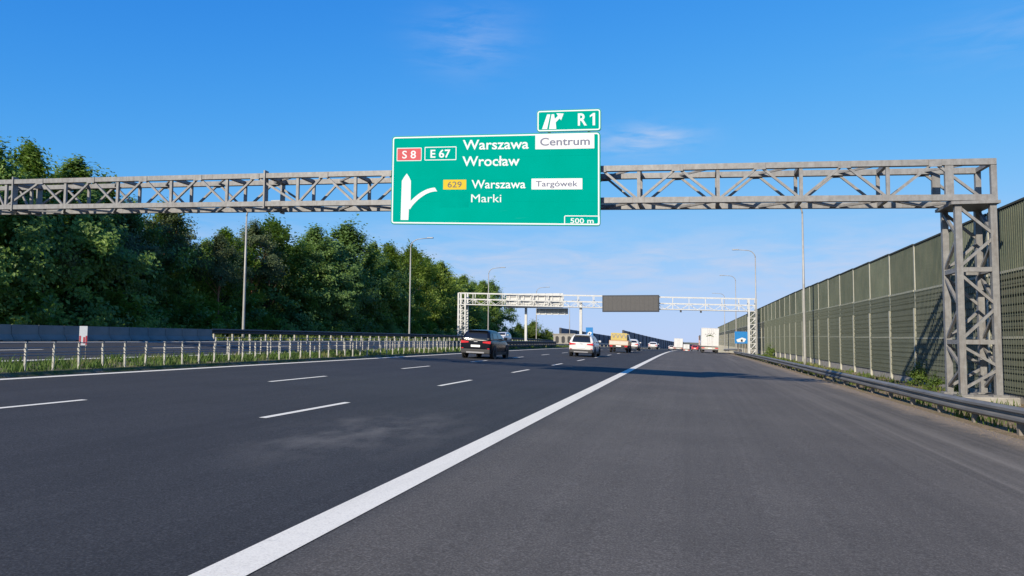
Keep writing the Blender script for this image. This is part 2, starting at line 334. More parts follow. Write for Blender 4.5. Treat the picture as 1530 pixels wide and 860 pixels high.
def sheet(name, cols, mat, ys=YS, parent=None, dz=0.0):
    vs = []; fs = []; n = len(cols)
    for Y in ys:
        for x, zf in cols: vs.append((x + C(Y), Y, zf(x, Y) + dz))
    for i in range(len(ys) - 1):
        for j in range(n - 1): a = i * n + j; fs.append((a, a + 1, a + 1 + n, a + n))
    me = bpy.data.meshes.new(name); me.from_pydata(vs, [], fs); me.materials.append(M[mat]); me.update()
    return link(name, me, parent)
XL, XR = -14.95, 5.75
OL, OR = -28.1, -18.75
lin = lambda a, b, n: [a + (b - a) * i / (n - 1) for i in range(n)]
road = sheet('road', [(x, zr) for x in lin(XL, XR, 7)], 'road'); tag(road, kind='structure')
road2 = sheet('opposite_road', [(x, zo) for x in lin(OL, OR, 4)], 'road2'); tag(road2, kind='structure')
# one ground sheet out to the horizon, sunk below the roads
def gz(x, Y):
    v = V(Y)
    if x <= -28.3: return zo(-28.3, Y) - 0.05 + (0.15 if x < -31 else 0)
    if x < -18.6: return zo(x, Y) - 0.14
    if x < -15.0: return 0.72 + (-15.6 - x) * 0.02 + v - 0.05
    if x <= 5.7: return zr(x, Y) - 0.14
    if x <= 6.2: return -0.26 + v
    if x <= 9.4: return -0.22 + v
    return -0.5 + v
gx = [-2600, -900, -300, -120, -60, -40, -33, -30.5, -28.3, -28.0, -23.5, -18.9, -18.55, -17.0, -15.6, -15.02, -14.8, -8, 0, 5.6, 5.72, 6.2, 7.5, 9.3, 9.5, 20, 60, 200, 800, 2600]
gy = [-400, -120] + YS + [1150, 1500, 2200, 4200]
vs = []; fs = []; n = len(gx)
for Y in gy:
    for x in gx: vs.append((x + C(min(Y, 950)), Y, gz(x, min(Y, 950))))
for i in range(len(gy) - 1):
    for j in range(n - 1): a = i * n + j; fs.append((a, a + 1, a + 1 + n, a + n))
me = bpy.data.meshes.new('ground'); me.from_pydata(vs, [], fs); me.materials.append(M['soil']); me.update()
tag(link('ground', me), kind='structure')

# painted markings, 5 mm above the asphalt
DZ = 0.006
sheet('edge_line', [(-2.85, zr), (-2.55, zr)], 'paint', parent=road, dz=DZ)
sheet('edge_line', [(-14.68, zr), (-14.42, zr)], 'paint', parent=road, dz=DZ)
def dash(x, y0, ln, w=0.13):
    sheet('lane_dash', [(x - w / 2, zr), (x + w / 2, zr)], 'paint', ys=[y0, y0 + ln / 2, y0 + ln], parent=road, dz=DZ)
for k in range(-1, 24): dash(-6.5, 10.95 + 8.75 * k, 3.1)
for k in range(-1, 24): dash(-10.3, 8.45 + 9.2 * k, 3.1)
sheet('edge_line', [(-19.35, zo), (-19.1, zo)], 'paint', parent=road2, dz=DZ)
sheet('edge_line', [(-27.6, zo), (-27.4, zo)], 'paint', parent=road2, dz=DZ)
for k in range(0, 14): sheet('lane_dash', [(-23.4, zo), (-23.26, zo)], 'paint', ys=[12 + 9 * k, 15 + 9 * k], parent=road2, dz=DZ)

# ------------------------------------------------------------------ front sign gantry
GY = lambda x: 24.0 + 0.035 * (8.4 - x)
GB = lambda x: 5.50 + 0.0335 * (8.4 - x) - 0.00022 * (8.4 - x) * (8.4 - x) * 0.5      # underside of bottom chord
GH, GD, CW = 1.2, 1.2, 0.175
gan = empty('sign_gantry', (7.95, 24.6, -0.2)); off = Vector((7.95, 24.6, -0.2))
tag(gan, 'weathered grey steel lattice gantry spanning both carriageways and holding the green direction sign', 'gantry')
def gp(x, row, top): return Vector((x, GY(x) + (GD if row else 0.0), GB(x) + (GH - CW / 2 if top else CW / 2)))
def gpart(name, mb, mat='steel_old'): return mb.build(name, mat, gan, fn=lambda v: tuple(Vector(v) - off))
joints = [8.5, -3.75, -14.85, -26.2, -33.0]
for row in (0, 1):
    for top in (0, 1):
        for i in range(4):
            a, b = joints[i], joints[i + 1]; xs = lin(a, b, 5); m = MB()
            rings = []
            for x in xs:
                p = gp(x, row, top); h = CW / 2; rings.append([p + Vector((0, -h, -h)), p + Vector((0, h, -h)), p + Vector((0, h, h)), p + Vector((0, -h, h))])
            m.loft(rings); gpart('chord', m)
apex = [6.93, 4.52, 2.14, -0.3, -2.7, -5.15, -7.6, -10.1, -12.5, -15.25, -17.65, -20.05, -22.45, -24.9, -27.3, -29.7]
verts = [5.7, 3.32, 0.92, -1.5, -3.92, -6.38, -8.85, -11.3, -13.55, -16.45, -18.85, -21.25, -23.7, -26.6, -28.5, -30.9]
bot = [8.1] + verts
for row in (0, 1):
    for i, x in enumerate(apex):
        for bx in (bot[i], bot[i + 1]):
            sgn = 0.07 if bx > x else -0.07
            dy = 0.02 if row else -0.02
            a = gp(x + sgn, row, 1) + Vector((0, dy, -0.06)); b = gp(bx - sgn, row, 0) + Vector((0, dy, 0.06))
            gpart('diagonal', MB().bar(a, b, 0.072, 0.072))
    for x in verts: gpart('vertical', MB().bar(gp(x, row, 0), gp(x, row, 1), 0.10, 0.09))
    for x in (8.43, 7.3): gpart('vertical', MB().bar(gp(x, row, 0), gp(x, row, 1), 0.15 if x > 8 else 0.22, 0.14))
for x in [8.41] + verts:
    for top in (0, 1): gpart('cross_member', MB().bar(gp(x, 0, top), gp(x, 1, top), 0.11, 0.12))
for i in range(len(verts)):
    xm = apex[i]
    for bx in (bot[i], bot[i + 1]):
        gpart('plan_brace', MB().bar(gp(bx, 0, 0) + Vector((0, 0, -0.03)), gp(xm, 1, 0) + Vector((0, 0, -0.03)), 0.085, 0.07))
    gpart('plan_brace', MB().bar(gp(bot[i], 0, 1), gp(xm, 1, 1), 0.06, 0.06))
for x in (-14.85, -26.2, -3.75):
    for row in (0, 1):
        y = GY(x) + (GD if row else 0); b = GB(x)
        gpart('splice_plate', MB().box(x - 0.03, x + 0.03, y - 0.13, y + 0.13, b - 0.07, b + GH + 0.10))
    for top in (0, 1): gpart('cross_member', MB().bar(gp(x + 0.11, 0, top), gp(x + 0.11, 1, top), 0.16, 0.16))
for x in apex:
    for row in (0, 1):
        p = gp(x, row, 1); y = p.y + (0.105 if row else -0.105); gpart('gusset', MB().box(p.x - 0.17, p.x + 0.17, y - 0.01, y + 0.01, p.z - 0.13, p.z + 0.07))
# towers
def tower(xa, xb, zb):
    ys = (24.05 + 0.035 * (8.4 - xb), 25.2 + 0.035 * (8.4 - xb))
    zt = GB((xa + xb) / 2) - 0.02
    lv = [zt - (zt - zb - 0.1) * f for f in (0.0, 0.36, 0.74, 1.0)]
    gpart('cap_plate', MB().box(xa - 0.2, xb + 0.16, ys[0] - 0.18, ys[1] + 0.18, zt - 0.08, zt + 0.005))
    for x in (xa, xb):
        for y in ys:
            gpart('tower_leg', MB().box(x - 0.085, x + 0.085, y - 0.085, y + 0.085, zb, zt - 0.082))
            gpart('base_plate', MB().box(x - 0.2, x + 0.2, y - 0.2, y + 0.2, zb - 0.02, zb + 0.03))
    for k in range(3):
        z1, z0 = lv[k] - 0.12, lv[k + 1] + 0.08; zm = (z0 + z1) / 2
        for y in ys:
            d = -0.03 if y == ys[0] else 0.03
            gpart('tower_brace', MB().bar((xa, y + d, z1), (xb, y + d, zm + 0.04), 0.075, 0.075)); gpart('tower_brace', MB().bar((xb, y + d, zm - 0.04), (xa, y + d, z0), 0.075, 0.075))
            if k < 2: gpart('tower_strut', MB().bar((xa, y, lv[k + 1]), (xb, y, lv[k + 1]), 0.13, 0.13))
        for x in (xa, xb):
            d = -0.03 if x == xa else 0.03
            gpart('tower_brace', MB().bar((x + d, ys[1], z1), (x + d, ys[0], zm + 0.04), 0.075, 0.075)); gpart('tower_brace', MB().bar((x + d, ys[0], zm - 0.04), (x + d, ys[1], z0), 0.075, 0.075))
            if k < 2: gpart('tower_strut', MB().bar((x, ys[0], lv[k + 1]), (x, ys[1], lv[k + 1]), 0.13, 0.13))
    gpart('footing', MB().cbox(xa - 0.4, xb + 0.4, ys[0] - 0.4, ys[1] + 0.4, zb - 0.8, zb - 0.015, 0.03), 'concrete')
tower(7.5, 8.4, 0.02)
tower(-31.9, -31.0, 1.55)

# ------------------------------------------------------------------ direction sign on the gantry
SX0, SX1 = -9.81, -2.68
SW = SX1 - SX0; SH = 3.02
sign_off = Vector((SX0, 0, 0))
SYF = lambda x: GY(x) - 0.34                         # face of the panel
sslope = (5.075 - 5.365) / SW
def smap(u, v, d=0.0):                               # sign coordinates in metres from its lower left corner, d towards the traffic
    x = SX0 + u; return (x, SYF(x) - d, 5.365 + sslope * u + v)
def cpx(x, y):                                       # layout grid of the panel to metres
    u = (x - 66) / 1342.0; top = 232 - 29 * u; bt = 800 + 3 * u
    return u * SW, (bt - y) / (bt - top) * SH
sroot = empty('direction_sign', smap(0, 0)); tag(sroot, 'large green overhead direction sign reading Warszawa Wrocław Marki with white arrow', 'sign')
eroot = empty('exit_sign', smap(5.2, 3.05)); tag(eroot, 'small green exit number sign reading R1 on top of the big direction sign', 'sign')
def spart(root, name, mb, mat, d):
    o0 = Vector(root.location)
    def fn(v): return tuple(Vector(smap(v[0], v[2], d + v[1])) - o0)
    return mb.build(name, mat, root, fn=fn)
def rrect(x0, x1, z0, z1, r, n=5):
    pts = []
    for cx_, cz_, a0 in ((x1 - r, z0 + r, -90), (x1 - r, z1 - r, 0), (x0 + r, z1 - r, 90), (x0 + r, z0 + r, 180)):
        for k in range(n + 1): a = R(a0 + 90 * k / n); pts.append((cx_ + r * math.cos(a), cz_ + r * math.sin(a)))
    return pts
def plate(x0, x1, z0, z1, r, th=0.004): return MB().prism(rrect(x0, x1, z0, z1, r), 0, th)
def frame(x0, x1, z0, z1, r, w, th=0.004):
    a = rrect(x0, x1, z0, z1, r); b = rrect(x0 + w, x1 - w, z0 + w, z1 - w, max(r - w, 0.005)); n = len(a); m = MB()
    m.add([(x, th, z) for x, z in a] + [(x, th, z) for x, z in b] + [(x, 0, z) for x, z in a] + [(x, 0, z) for x, z in b],
          [(i, (i + 1) % n, (i + 1) % n + n, i + n) for i in range(n)] + [(i, i + 2 * n, (i + 1) % n + 2 * n, (i + 1) % n) for i in range(n)] + [(i + n, (i + 1) % n + n, (i + 1) % n + 3 * n, i + 3 * n) for i in range(n)])
    return m
def text_mesh(s, bold):
    cu = bpy.data.curves.new('t', 'FONT'); cu.body = s; cu.size = 1; cu.offset = bold; cu.resolution_u = 4; cu.fill_mode = 'FRONT'
    o = bpy.data.objects.new('t', cu); COL.objects.link(o); bpy.context.view_layer.update()
    me = bpy.data.meshes.new_from_object(o.evaluated_get(bpy.context.evaluated_depsgraph_get())); bpy.data.objects.remove(o); bpy.data.curves.remove(cu)
    vs = [v.co.copy() for v in me.vertices]; fs = [tuple(p.vertices) for p in me.polygons]; bpy.data.meshes.remove(me); return vs, fs
CAPH = {}
def lettering(root, s, u0, u1, v0, cap, mat, d, bold=0.012, place=None):
    if bold not in CAPH: vv, _ = text_mesh('H', bold); CAPH[bold] = (min(v.y for v in vv), max(v.y for v in vv))
    vs, fs = text_mesh(s, bold); x0 = min(v.x for v in vs); x1 = max(v.x for v in vs); b0, b1 = CAPH[bold]; k = cap / (b1 - b0); kx = (u1 - u0) / (x1 - x0)
    m = MB(); m.v = [(u0 + (v.x - x0) * kx, 0, v0 + (v.y - b0) * k) for v in vs]; m.f = fs
    if place: return place(m, mat, d)
    return spart(root, 'lettering', m, mat, d)
def by_px(root, s, x0, x1, ybase, cap, mat, d=0.012, bold=0.012):
    u0, v0 = cpx(x0, ybase); u1, _ = cpx(x1, ybase); lettering(root, s, u0, u1, v0, cap / 590.0 * SH, mat, d, bold)
def pxplate(x0, x1, y0, y1, yc): 
    u0, _ = cpx(x0, yc); u1, _ = cpx(x1, yc); xm = (x0 + x1) / 2; v1 = cpx(xm, y0)[1]; v0 = cpx(xm, y1)[1]; return u0, u1, v0, v1
spart(sroot, 'panel', plate(0, SW, 0, SH, 0.10, -0.05), 'sign_back', 0.0)
spart(sroot, 'face', plate(0.002, SW - 0.002, 0.002, SH - 0.002, 0.10, 0.003), 'green', 0.0)
spart(sroot, 'border', frame(0.03, SW - 0.03, 0.03, SH - 0.03, 0.09, 0.045), 'sign_white', 0.003)
u = pxplate(100, 270, 306, 392, 350); spart(sroot, 'route_shield', plate(*u, 0.03), 'sign_white', 0.004)
spart(sroot, 'route_shield', plate(u[0] + .025, u[1] - .025, u[2] + .025, u[3] - .025, 0.02), 'sign_red', 0.008)
by_px(sroot, 'S 8', 138, 232, 376, 51, 'sign_white', 0.014, 0.012)
u = pxplate(290, 503, 299, 387, 340); spart(sroot, 'route_shield', frame(*u, 0.03, 0.028), 'sign_white', 0.004)
by_px(sroot, 'E 67', 330, 463, 371, 53, 'sign_white', 0.008, 0.02)
by_px(sroot, 'Warszawa', 545, 968, 319, 64, 'sign_white', 0.008, 0.013)
by_px(sroot, 'Wrocław', 543, 912, 425, 64, 'sign_white', 0.008, 0.013)
u = pxplate(1010, 1372, 222, 313, 270); spart(sroot, 'name_plate', plate(*u, 0.015), 'sign_white', 0.004); by_px(sroot, 'Centrum', 1040, 1345, 293, 50, 'sign_ink', 0.010, 0.014)
u = pxplate(418, 570, 512, 575, 545); spart(sroot, 'route_shield', plate(*u, 0.015), 'sign_yellow', 0.004); by_px(sroot, '629', 447, 540, 562, 38, 'sign_black', 0.010, 0.008)
by_px(sroot, 'Warszawa', 605, 950, 568, 55, 'sign_white', 0.008, 0.011)
by_px(sroot, 'Marki', 603, 797, 656, 51, 'sign_white', 0.008, 0.0)
u = pxplate(987, 1300, 502, 572, 540); spart(sroot, 'name_plate', plate(*u, 0.015), 'sign_white', 0.004); by_px(sroot, 'Targówek', 1014, 1272, 554, 35, 'sign_ink', 0.010, 0.007)
u = pxplate(1190, 1404, 737, 797, 770); spart(sroot, 'distance_tab', frame(u[0], u[1], 0.032, u[3], 0.05, 0.03), 'sign_white', 0.007); by_px(sroot, '500 m', 1228, 1368, 786, 31, 'sign_white', 0.008, 0.012)
# arrow: pointed shaft with a branch that peels off to the right
def poly_px(pts): return [cpx(x, y) for x, y in pts]
sh = poly_px([(134, 772), (187, 772), (189, 700), (200, 655), (200, 521), (188, 496), (171, 473), (153, 496), (138, 521)])
spart(sroot, 'arrow', MB().prism(list(reversed(sh)), 0, 0.004), 'sign_white', 0.004)
up_, lo_ = [], []
for k in range(13):
    f = k / 12.0; x = 186 + 178 * f; y = 700 - 118 * math.sin(f * math.pi / 2 * 0.96) ** 0.8; w = 22 - 3 * f
    dx, dy = 178, -118 * math.cos(f * math.pi / 2) * 1.3 - 12; L_ = math.hypot(dx, dy); nx, ny = dy / L_, -dx / L_
    up_.append((x + nx * w * 0.7, y + ny * w)); lo_.append((x - nx * w * 0.7, y - ny * w * 0.3))
br = MB(); pu = poly_px(up_); pl = poly_px(lo_)
tip = cpx(378, 588)
br.add([(a, 0.004, b) for a, b in pu] + [(a, 0.004, b) for a, b in pl] + [(tip[0], 0.004, tip[1])], [(i, i + 1, i + 14, i + 13) for i in range(12)] + [(12, 26, 25)])
spart(sroot, 'arrow', br, 'sign_white', 0.005)
# patched rectangle of newer sheeting
u = pxplate(395, 585, 590, 688, 640); spart(sroot, 'patch', plate(*u, 0.01, 0.002), 'green_patch', 0.0035)
for v_ in (0.78, 1.52, 2.27): spart(sroot, 'panel_joint', MB().box(0.09, SW - 0.09, 0, 0.0006, v_ - 0.006, v_ + 0.006), 'green_patch', 0.0033)
for x in (0.9, 3.6, 6.3): spart(sroot, 'mounting_post', MB().box(x - 0.05, x + 0.05, -0.19, -0.052, 0.08, SH - 0.08), 'steel_old', 0.0)
# exit sign on top
ex0, ez0 = cpx(1018, 198); ex1, _ = cpx(1412, 196); ez1 = ez0 + 0.73; ez0 = SH + 0.03; ez1 = ez0 + 0.72
spart(eroot, 'panel', plate(ex0, ex1, ez0, ez1, 0.09, -0.05), 'sign_back', 0.0)
spart(eroot, 'face', plate(ex0 + .002, ex1 - .002, ez0 + .002, ez1 - .002, 0.09, 0.003), 'green', 0.0)
spart(eroot, 'border', frame(ex0 + .025, ex1 - .025, ez0 + .025, ez1 - .025, 0.08, 0.04), 'sign_white', 0.003)
ew = ex1 - ex0
lettering(eroot, 'R', ex0 + ew * .645, ex0 + ew * .785, ez0 + .18, 0.40, 'sign_white', 0.008, 0.022)
spart(eroot, 'lettering', MB().prism([(ex0 + ew * a, ez0 + .18 + .40 * b) for a, b in ((.872, 0), (.91, 0), (.91, 1), (.882, 1), (.83, .80), (.83, .66), (.872, .80))], 0, .001), 'sign_white', 0.008)
q = lambda pts: [(ex0 + ew * a, ez0 + 0.72 * b) for a, b in pts]
spart(eroot, 'exit_symbol', MB().prism(q([(.085, .13), (.165, .13), (.215, .80), (.165, .80)]), 0, .004), 'sign_white', 0.004)
spart(eroot, 'exit_symbol', MB().prism(q([(.195, .13), (.31, .13), (.30, .42), (.36, .60), (.385, .52), (.425, .82), (.31, .84), (.335, .72), (.285, .58), (.275, .80), (.235, .80)]), 0, .004), 'sign_white', 0.004)
for x in (ex0 + 0.4, ex1 - 0.4): spart(eroot, 'mounting_post', MB().box(x - 0.04, x + 0.04, -0.17, -0.052, 2.3, ez1 - 0.06), 'steel_old', 0.0)

# ------------------------------------------------------------------ noise barrier on the right
WX = 9.2; BAY = 4.05
wall = empty('noise_barrier', (WX, 12.0, -0.3)); tag(wall, 'tall olive green noise barrier wall with pale steel posts along the hard shoulder', 'noise barrier')
rnd = random.Random(5)
# panel meshes shared by every bay (local x depth, y along, z up); face looks to -x
def panel_top(h):
    m = MB(); m.box(0.0, 0.10, 0, BAY - 0.16, 0, h)
    n = 26
    for k in range(n): y = (BAY - 0.16) * (k + 0.5) / n; m.box(-0.035, 0.0, y - 0.04, y + 0.04, 0.02, h - 0.02)
    return m
pt = panel_top(1.90).mesh('panel_top', 'pan_top')
pcap = MB().box(-0.06, 0.14, 0, BAY - 0.16, 0, 0.06).mesh('panel_cap', 'batten')
def panel_plain(h, mat):
    m = MB(); m.box(0.0, 0.10, 0, BAY - 0.16, 0, h)
    n = 8
    for k in range(n): z = h * (k + 0.5) / n; m.box(-0.055, 0.0, 0.0, BAY - 0.16, z - h / n * 0.37, z + h / n * 0.37)
    return m.mesh('panel_plain', mat)
pm = panel_plain(1.96, 'pan_mid'); pl_ = panel_plain(1.62, 'pan_low')
gw = MB(); n = 22
for k in range(n + 1): y = (BAY - 0.2) * k / n; gw.box(-0.098, -0.085, y, y + 0.012, 0.05, 3.62)
for k in range(12): z = 0.15 + 3.4 * k / 11; gw.box(-0.085, -0.075, 0, BAY - 0.2, z, z + 0.011)
gwm = gw.mesh('climbing_grid', 'wire')
tb = MB().box(-0.05, 0.0, 0, BAY - 0.16, 0, 0.07).mesh('transom', 'wallpost')
plm = MB().box(-0.02, 0.14, 0, BAY - 0.14, -3.2, 0.16).mesh('plinth', 'concrete')
pw = MB().box(-0.13, 0.13, -0.075, 0.075, -3.0, 3.02).mesh('post_lower', 'wallpost')
pu_ = MB().box(-0.075, 0.12, -0.05, 0.05, 3.02, 5.62).mesh('post_upper', 'wallpost')
off = Vector((WX, 12.0, -0.3))
nb = int((262 - 12) / BAY)
for i in range(nb + 1):
    Y = 12.0 + 2.55 + BAY * (i - 1); zoff = min(max((Y - 30) / 40.0, 0), 1) * 0.30
    w = lambda x, y, z: Vector((WX + x, y, z + zoff)) - off
    link('post', pw, wall, w(0.02, Y, -0.15)); link('post', pu_, wall, w(0.02, Y, -0.15))
    if i == nb: break
    y = Y + 0.08
    link('plinth', plm, wall, w(0, y - 0.01, -0.16)); link('panel', pl_, wall, w(0, y, 0.0)); link('transom', tb, wall, w(-0.03, y, 1.62))
    link('panel', pm, wall, w(0, y, 1.63)); link('transom', tb, wall, w(-0.03, y, 3.56)); link('panel', pt, wall, w(0, y, 3.6)); link('panel_cap', pcap, wall, w(0, y, 5.502))
    if i < 22: link('climbing_grid', gwm, wall, w(0, y + 0.02, 0.0))

# ------------------------------------------------------------------ steel guardrails
def wprofile():
    return [(0.0, 0.0), (-0.03, 0.0), (-0.085, 0.05), (-0.085, 0.10), (-0.01, 0.135), (-0.01, 0.175), (-0.085, 0.21), (-0.085, 0.26), (-0.03, 0.31), (0.0, 0.31)]
def railpiece(x, y0, y1, zf, side, th=0.012, n=3):
    prof = [(a * side, b) for a, b in wprofile()]; prof = prof + [(a + th * side, b) for a, b in reversed(prof)]
    rings = [[(x + C(Y) + a, Y, zf(Y) + b) for a, b in prof] for Y in lin(y0, y1, n)]
    return MB().loft(rings)
def guardrail(name, label, x, y0, y1, base, zrail, side, post_step, pm_, rail_mat, postmat, group=None, first=None):
    root = empty(name, (x + C(y0), y0, base(y0))); tag(root, label, 'guardrail', group); off = Vector(root.location); fn = lambda v: tuple(Vector(v) - off)
    Y = y0
    while Y < y1 - 0.5:
        railpiece(x, Y, min(Y + 4.0, y1), zrail, side).build('rail', rail_mat, root, fn=fn); Y += 4.0
    Y = first if first else y0 + 0.4
    while Y < y1:
        xx = x + C(Y)
        m = MB().box(xx + 0.02 * side, xx + 0.12 * side, Y - 0.055, Y + 0.055, base(Y) - 0.6, zrail(Y) + 0.26)
        m.build('post', postmat, root, fn=fn)
        Y += post_step
    return root
rbase = lambda Y: -0.29 + V(Y)
rtop = lambda Y: -0.065 + V(Y) + (0.10 if Y < 12 else max(0.0, (20 - Y) * 0.012))
guardrail('guardrail', 'steel W-beam guardrail on dark posts beside the hard shoulder below the noise barrier', 6.1, 7.0, 113.0, rbase, rtop, 1, 2.43, None, 'rail', 'post_dark', first=9.36)
# rail beyond the exit of the shoulder, in front of the far noise wall
guardrail('guardrail', 'distant pale guardrail behind the white semi trailer at the foot of the noise barrier', 7.3, 118.0, 190.0, lambda Y: -0.35 + V(Y), lambda Y: 0.25 + V(Y), 1, 4.0, None, 'post_steel', 'post_steel')
# far edge of the opposite carriageway
guardrail('guardrail', 'long guardrail on pale posts in front of the forest beyond the opposite road', -28.5, 41.9, 182.0, lambda Y: zo(-28.3, Y) - 0.02, lambda Y: zo(-28.3, Y) + 0.44, -1, 2.0, None, 'dark_rail', 'post_steel')
# dark double rail in the median
for dx, sd, lab in ((0.0, 1, 'dark two-tier median guardrail facing the near carriageway past the wire rope posts'), (-2.6, -1, 'dark two-tier median guardrail facing the opposite carriageway past the wire rope posts')):
    g = guardrail('guardrail', lab, -15.5 + dx, 57.0, 91.0, lambda Y: 0.66 + V(Y), lambda Y: 1.06 + V(Y), -sd, 1.33, None, 'dark_rail', 'post_dark')
    off = Vector(g.location)
    for k in range(9): railpiece(-15.5 + dx, 57 + 4 * k, min(61 + 4 * k, 91), lambda Y: 0.70 + V(Y), -sd).build('rail', 'dark_rail', g, fn=lambda v: tuple(Vector(v) - off))
# pale guardrail of the left edge, far ahead
guardrail('guardrail', 'far pale guardrail curving along the left edge below the dark wall', -15.2, 104.0, 330.0, lambda Y: 0.6 + V(Y), lambda Y: 0.98 + V(Y), -1, 6.0, None, 'post_steel', 'post_steel')

# ------------------------------------------------------------------ wire rope barriers in the median
def rope_barrier(label, x, y0, y1, step, zb, group=None):
    root = empty('rope_barrier', (x, y0, zb(y0))); tag(root, label, 'cable barrier', group); off = Vector(root.location)
    m = MB(); m.box(-0.026, 0.026, -0.016, 0.016, -0.3, 0.56); m.box(-0.02, 0.02, -0.013, 0.013, 0.56, 0.70); m.box(-0.034, 0.034, -0.024, 0.024, 0.52, 0.575)
    pme = m.mesh('rope_post', 'post_steel'); cm = MB().box(-0.036, 0.036, -0.024, 0.024, 0.70, 0.73).mesh('post_cap', 'cable')
    Y = y0; k = 0
    while Y < y1 and k < 140:
        p = link('post', pme, root, Vector((x + C(Y), Y, zb(Y))) - off); link('cap', cm, p); p.rotation_euler = (R(rnd.uniform(-1.5, 1.5)), R(rnd.uniform(-1.2, 1.2)), 0); Y += step; k += 1
    for z in (0.70, 0.58, 0.47, 0.40):
        MB().tube([(x + C(Y) - off.x, Y - off.y, zb(Y) + z - off.z) for Y in [y0] + [q for q in YS if y0 < q < y1] + [y1]], 0.013, 6).build('cable', 'cable', root)
rope_barrier('wire rope barrier with pale steel posts along the median next to the near carriageway', -15.3, 8.6, 58.0, 0.83, lambda Y: 0.635 + V(Y))
rope_barrier('wire rope barrier with pale steel posts along the median next to the opposite carriageway', -18.2, 27.06, 58.0, 0.83, lambda Y: 0.78 + V(Y))

# ------------------------------------------------------------------ concrete barrier blocks left of the opposite road
def block_mesh(L_):
    prof = [(-0.28, 0), (0.28, 0), (0.28, 0.10), (0.13, 0.32), (0.10, 0.74), (-0.10, 0.74), (-0.13, 0.32), (-0.28, 0.10)]
    m = MB(); n = len(prof)
    m.loft([[(x, 0.01, z) for x, z in prof], [(x, L_ - 0.01, z) for x, z in prof]])
    return m.mesh('concrete_block', 'concrete_blue')
bl = block_mesh(1.42)
slot = MB().box(0.26, 0.285, -0.16, 0.16, 0.004, 0.07).mesh('drain_slot', 'sign_black')
NTH = ['last', 'second', 'third', 'fourth', 'fifth', 'sixth', 'seventh', 'eighth', 'ninth', 'tenth', 'eleventh', 'twelfth', 'thirteenth', 'fourteenth', 'fifteenth', 'sixteenth', 'seventeenth', 'eighteenth', 'nineteenth', 'twentieth', 'twenty-first', 'twenty-second']
for k, w_ in enumerate(NTH):
    Y = 40.3 - 1.43 * k
    o = link('concrete_block', bl, None, (-28.42, Y, zo(-28.3, Y) - 0.03))
    tag(o, 'grey concrete barrier block ' + ('touching the start of the far guardrail' if k == 0 else w_ + ' in the row from the far guardrail'), 'barrier block', 'concrete barrier blocks left of the opposite road')
    link('drain_slot', slot, o, (0, 0.71, 0))

# ------------------------------------------------------------------ red and white marker board in the median
mk = empty('marker_board', (-18.35, 20.4, 0.78)); tag(mk, 'white marker board with red edges on two thin legs in the median', 'marker')
MB().cbox(-0.01, 0.01, -0.11, 0.11, 0.44, 1.04, 0.004).build('board', 'sign_white', mk)
for s_ in (-1, 1):
    MB().box(0.0102, 0.0135, s_ * 0.085 - 0.022, s_ * 0.085 + 0.022, 0.46, 0.74).build('red_edge', 'sign_red', mk)
    MB().tube([(0, s_ * 0.08, -0.2), (0, s_ * 0.08, 0.46)], 0.014, 8).build('leg', 'post_dark', mk)
MB().box(0.0102, 0.0135, 0.0, 0.05, 0.50, 0.70).build('red_edge', 'sign_red', mk)
mk.rotation_euler = (0, 0, R(-52)); 

# ------------------------------------------------------------------ street lamps
def lamp(x, Y, z, side, label, group, h=11.6):
    root = empty('street_lamp', (x, Y, z)); tag(root, label, 'street lamp', group)
    MB().tube([(0, 0, -0.3), (0, 0, 0.6), (0, 0, h * 0.5), (0, 0, h)], [0.11, 0.105, 0.085, 0.06], 10).build('pole', 'lamp', root, smooth=True)
    pts = []
    for k in range(9):
        a = R(90 * k / 8); pts.append((side * 1.1 * (1 - math.cos(a)), 0, h - 0.01 + 0.95 * math.sin(a)))
    pts.append((side * 2.1, 0, h + 1.02))
    MB().tube(pts, [0.06 - 0.002 * k for k in range(10)], 8).build('arm', 'lamp', root, smooth=True)
    MB().cbox(min(side * 2.0, side * 2.75), max(side * 2.0, side * 2.75), -0.16, 0.16, h + 0.98, h + 1.10, 0.03).build('lamp_head', 'lamphead', root)
    MB().tube([(0, 0, -0.05), (0, 0, 0.03)], 0.22, 10).build('base_plate', 'lamp', root)
for n_, (x, Y, hh) in zip(('first', 'second', 'third', 'fourth', 'fifth'), ((-31.4, 50.0, 9.0), (-31.4, 84.0, 10.8), (-31.3, 119.0, 10.8), (-31.0, 156.0, 10.5), (-30.6, 196.0, 10.5))):
    lamp(x + C(Y), Y, zo(-28.3, Y) + 0.05, 1, n_ + ' street lamp along the forest counted from the concrete blocks', 'street lamps along the forest', hh)
for n_, (x, Y, hh) in zip(('first', 'second', 'third', 'fourth'), ((8.1, 58.6, 11.0), (8.15, 99.6, 12.2), (8.2, 142.0, 12.8), (8.2, 186.0, 12.8))):
    lamp(x, Y, -0.25 + V(Y), -1, n_ + ' street lamp along the noise barrier past the lattice tower', 'street lamps along the noise barrier', hh)

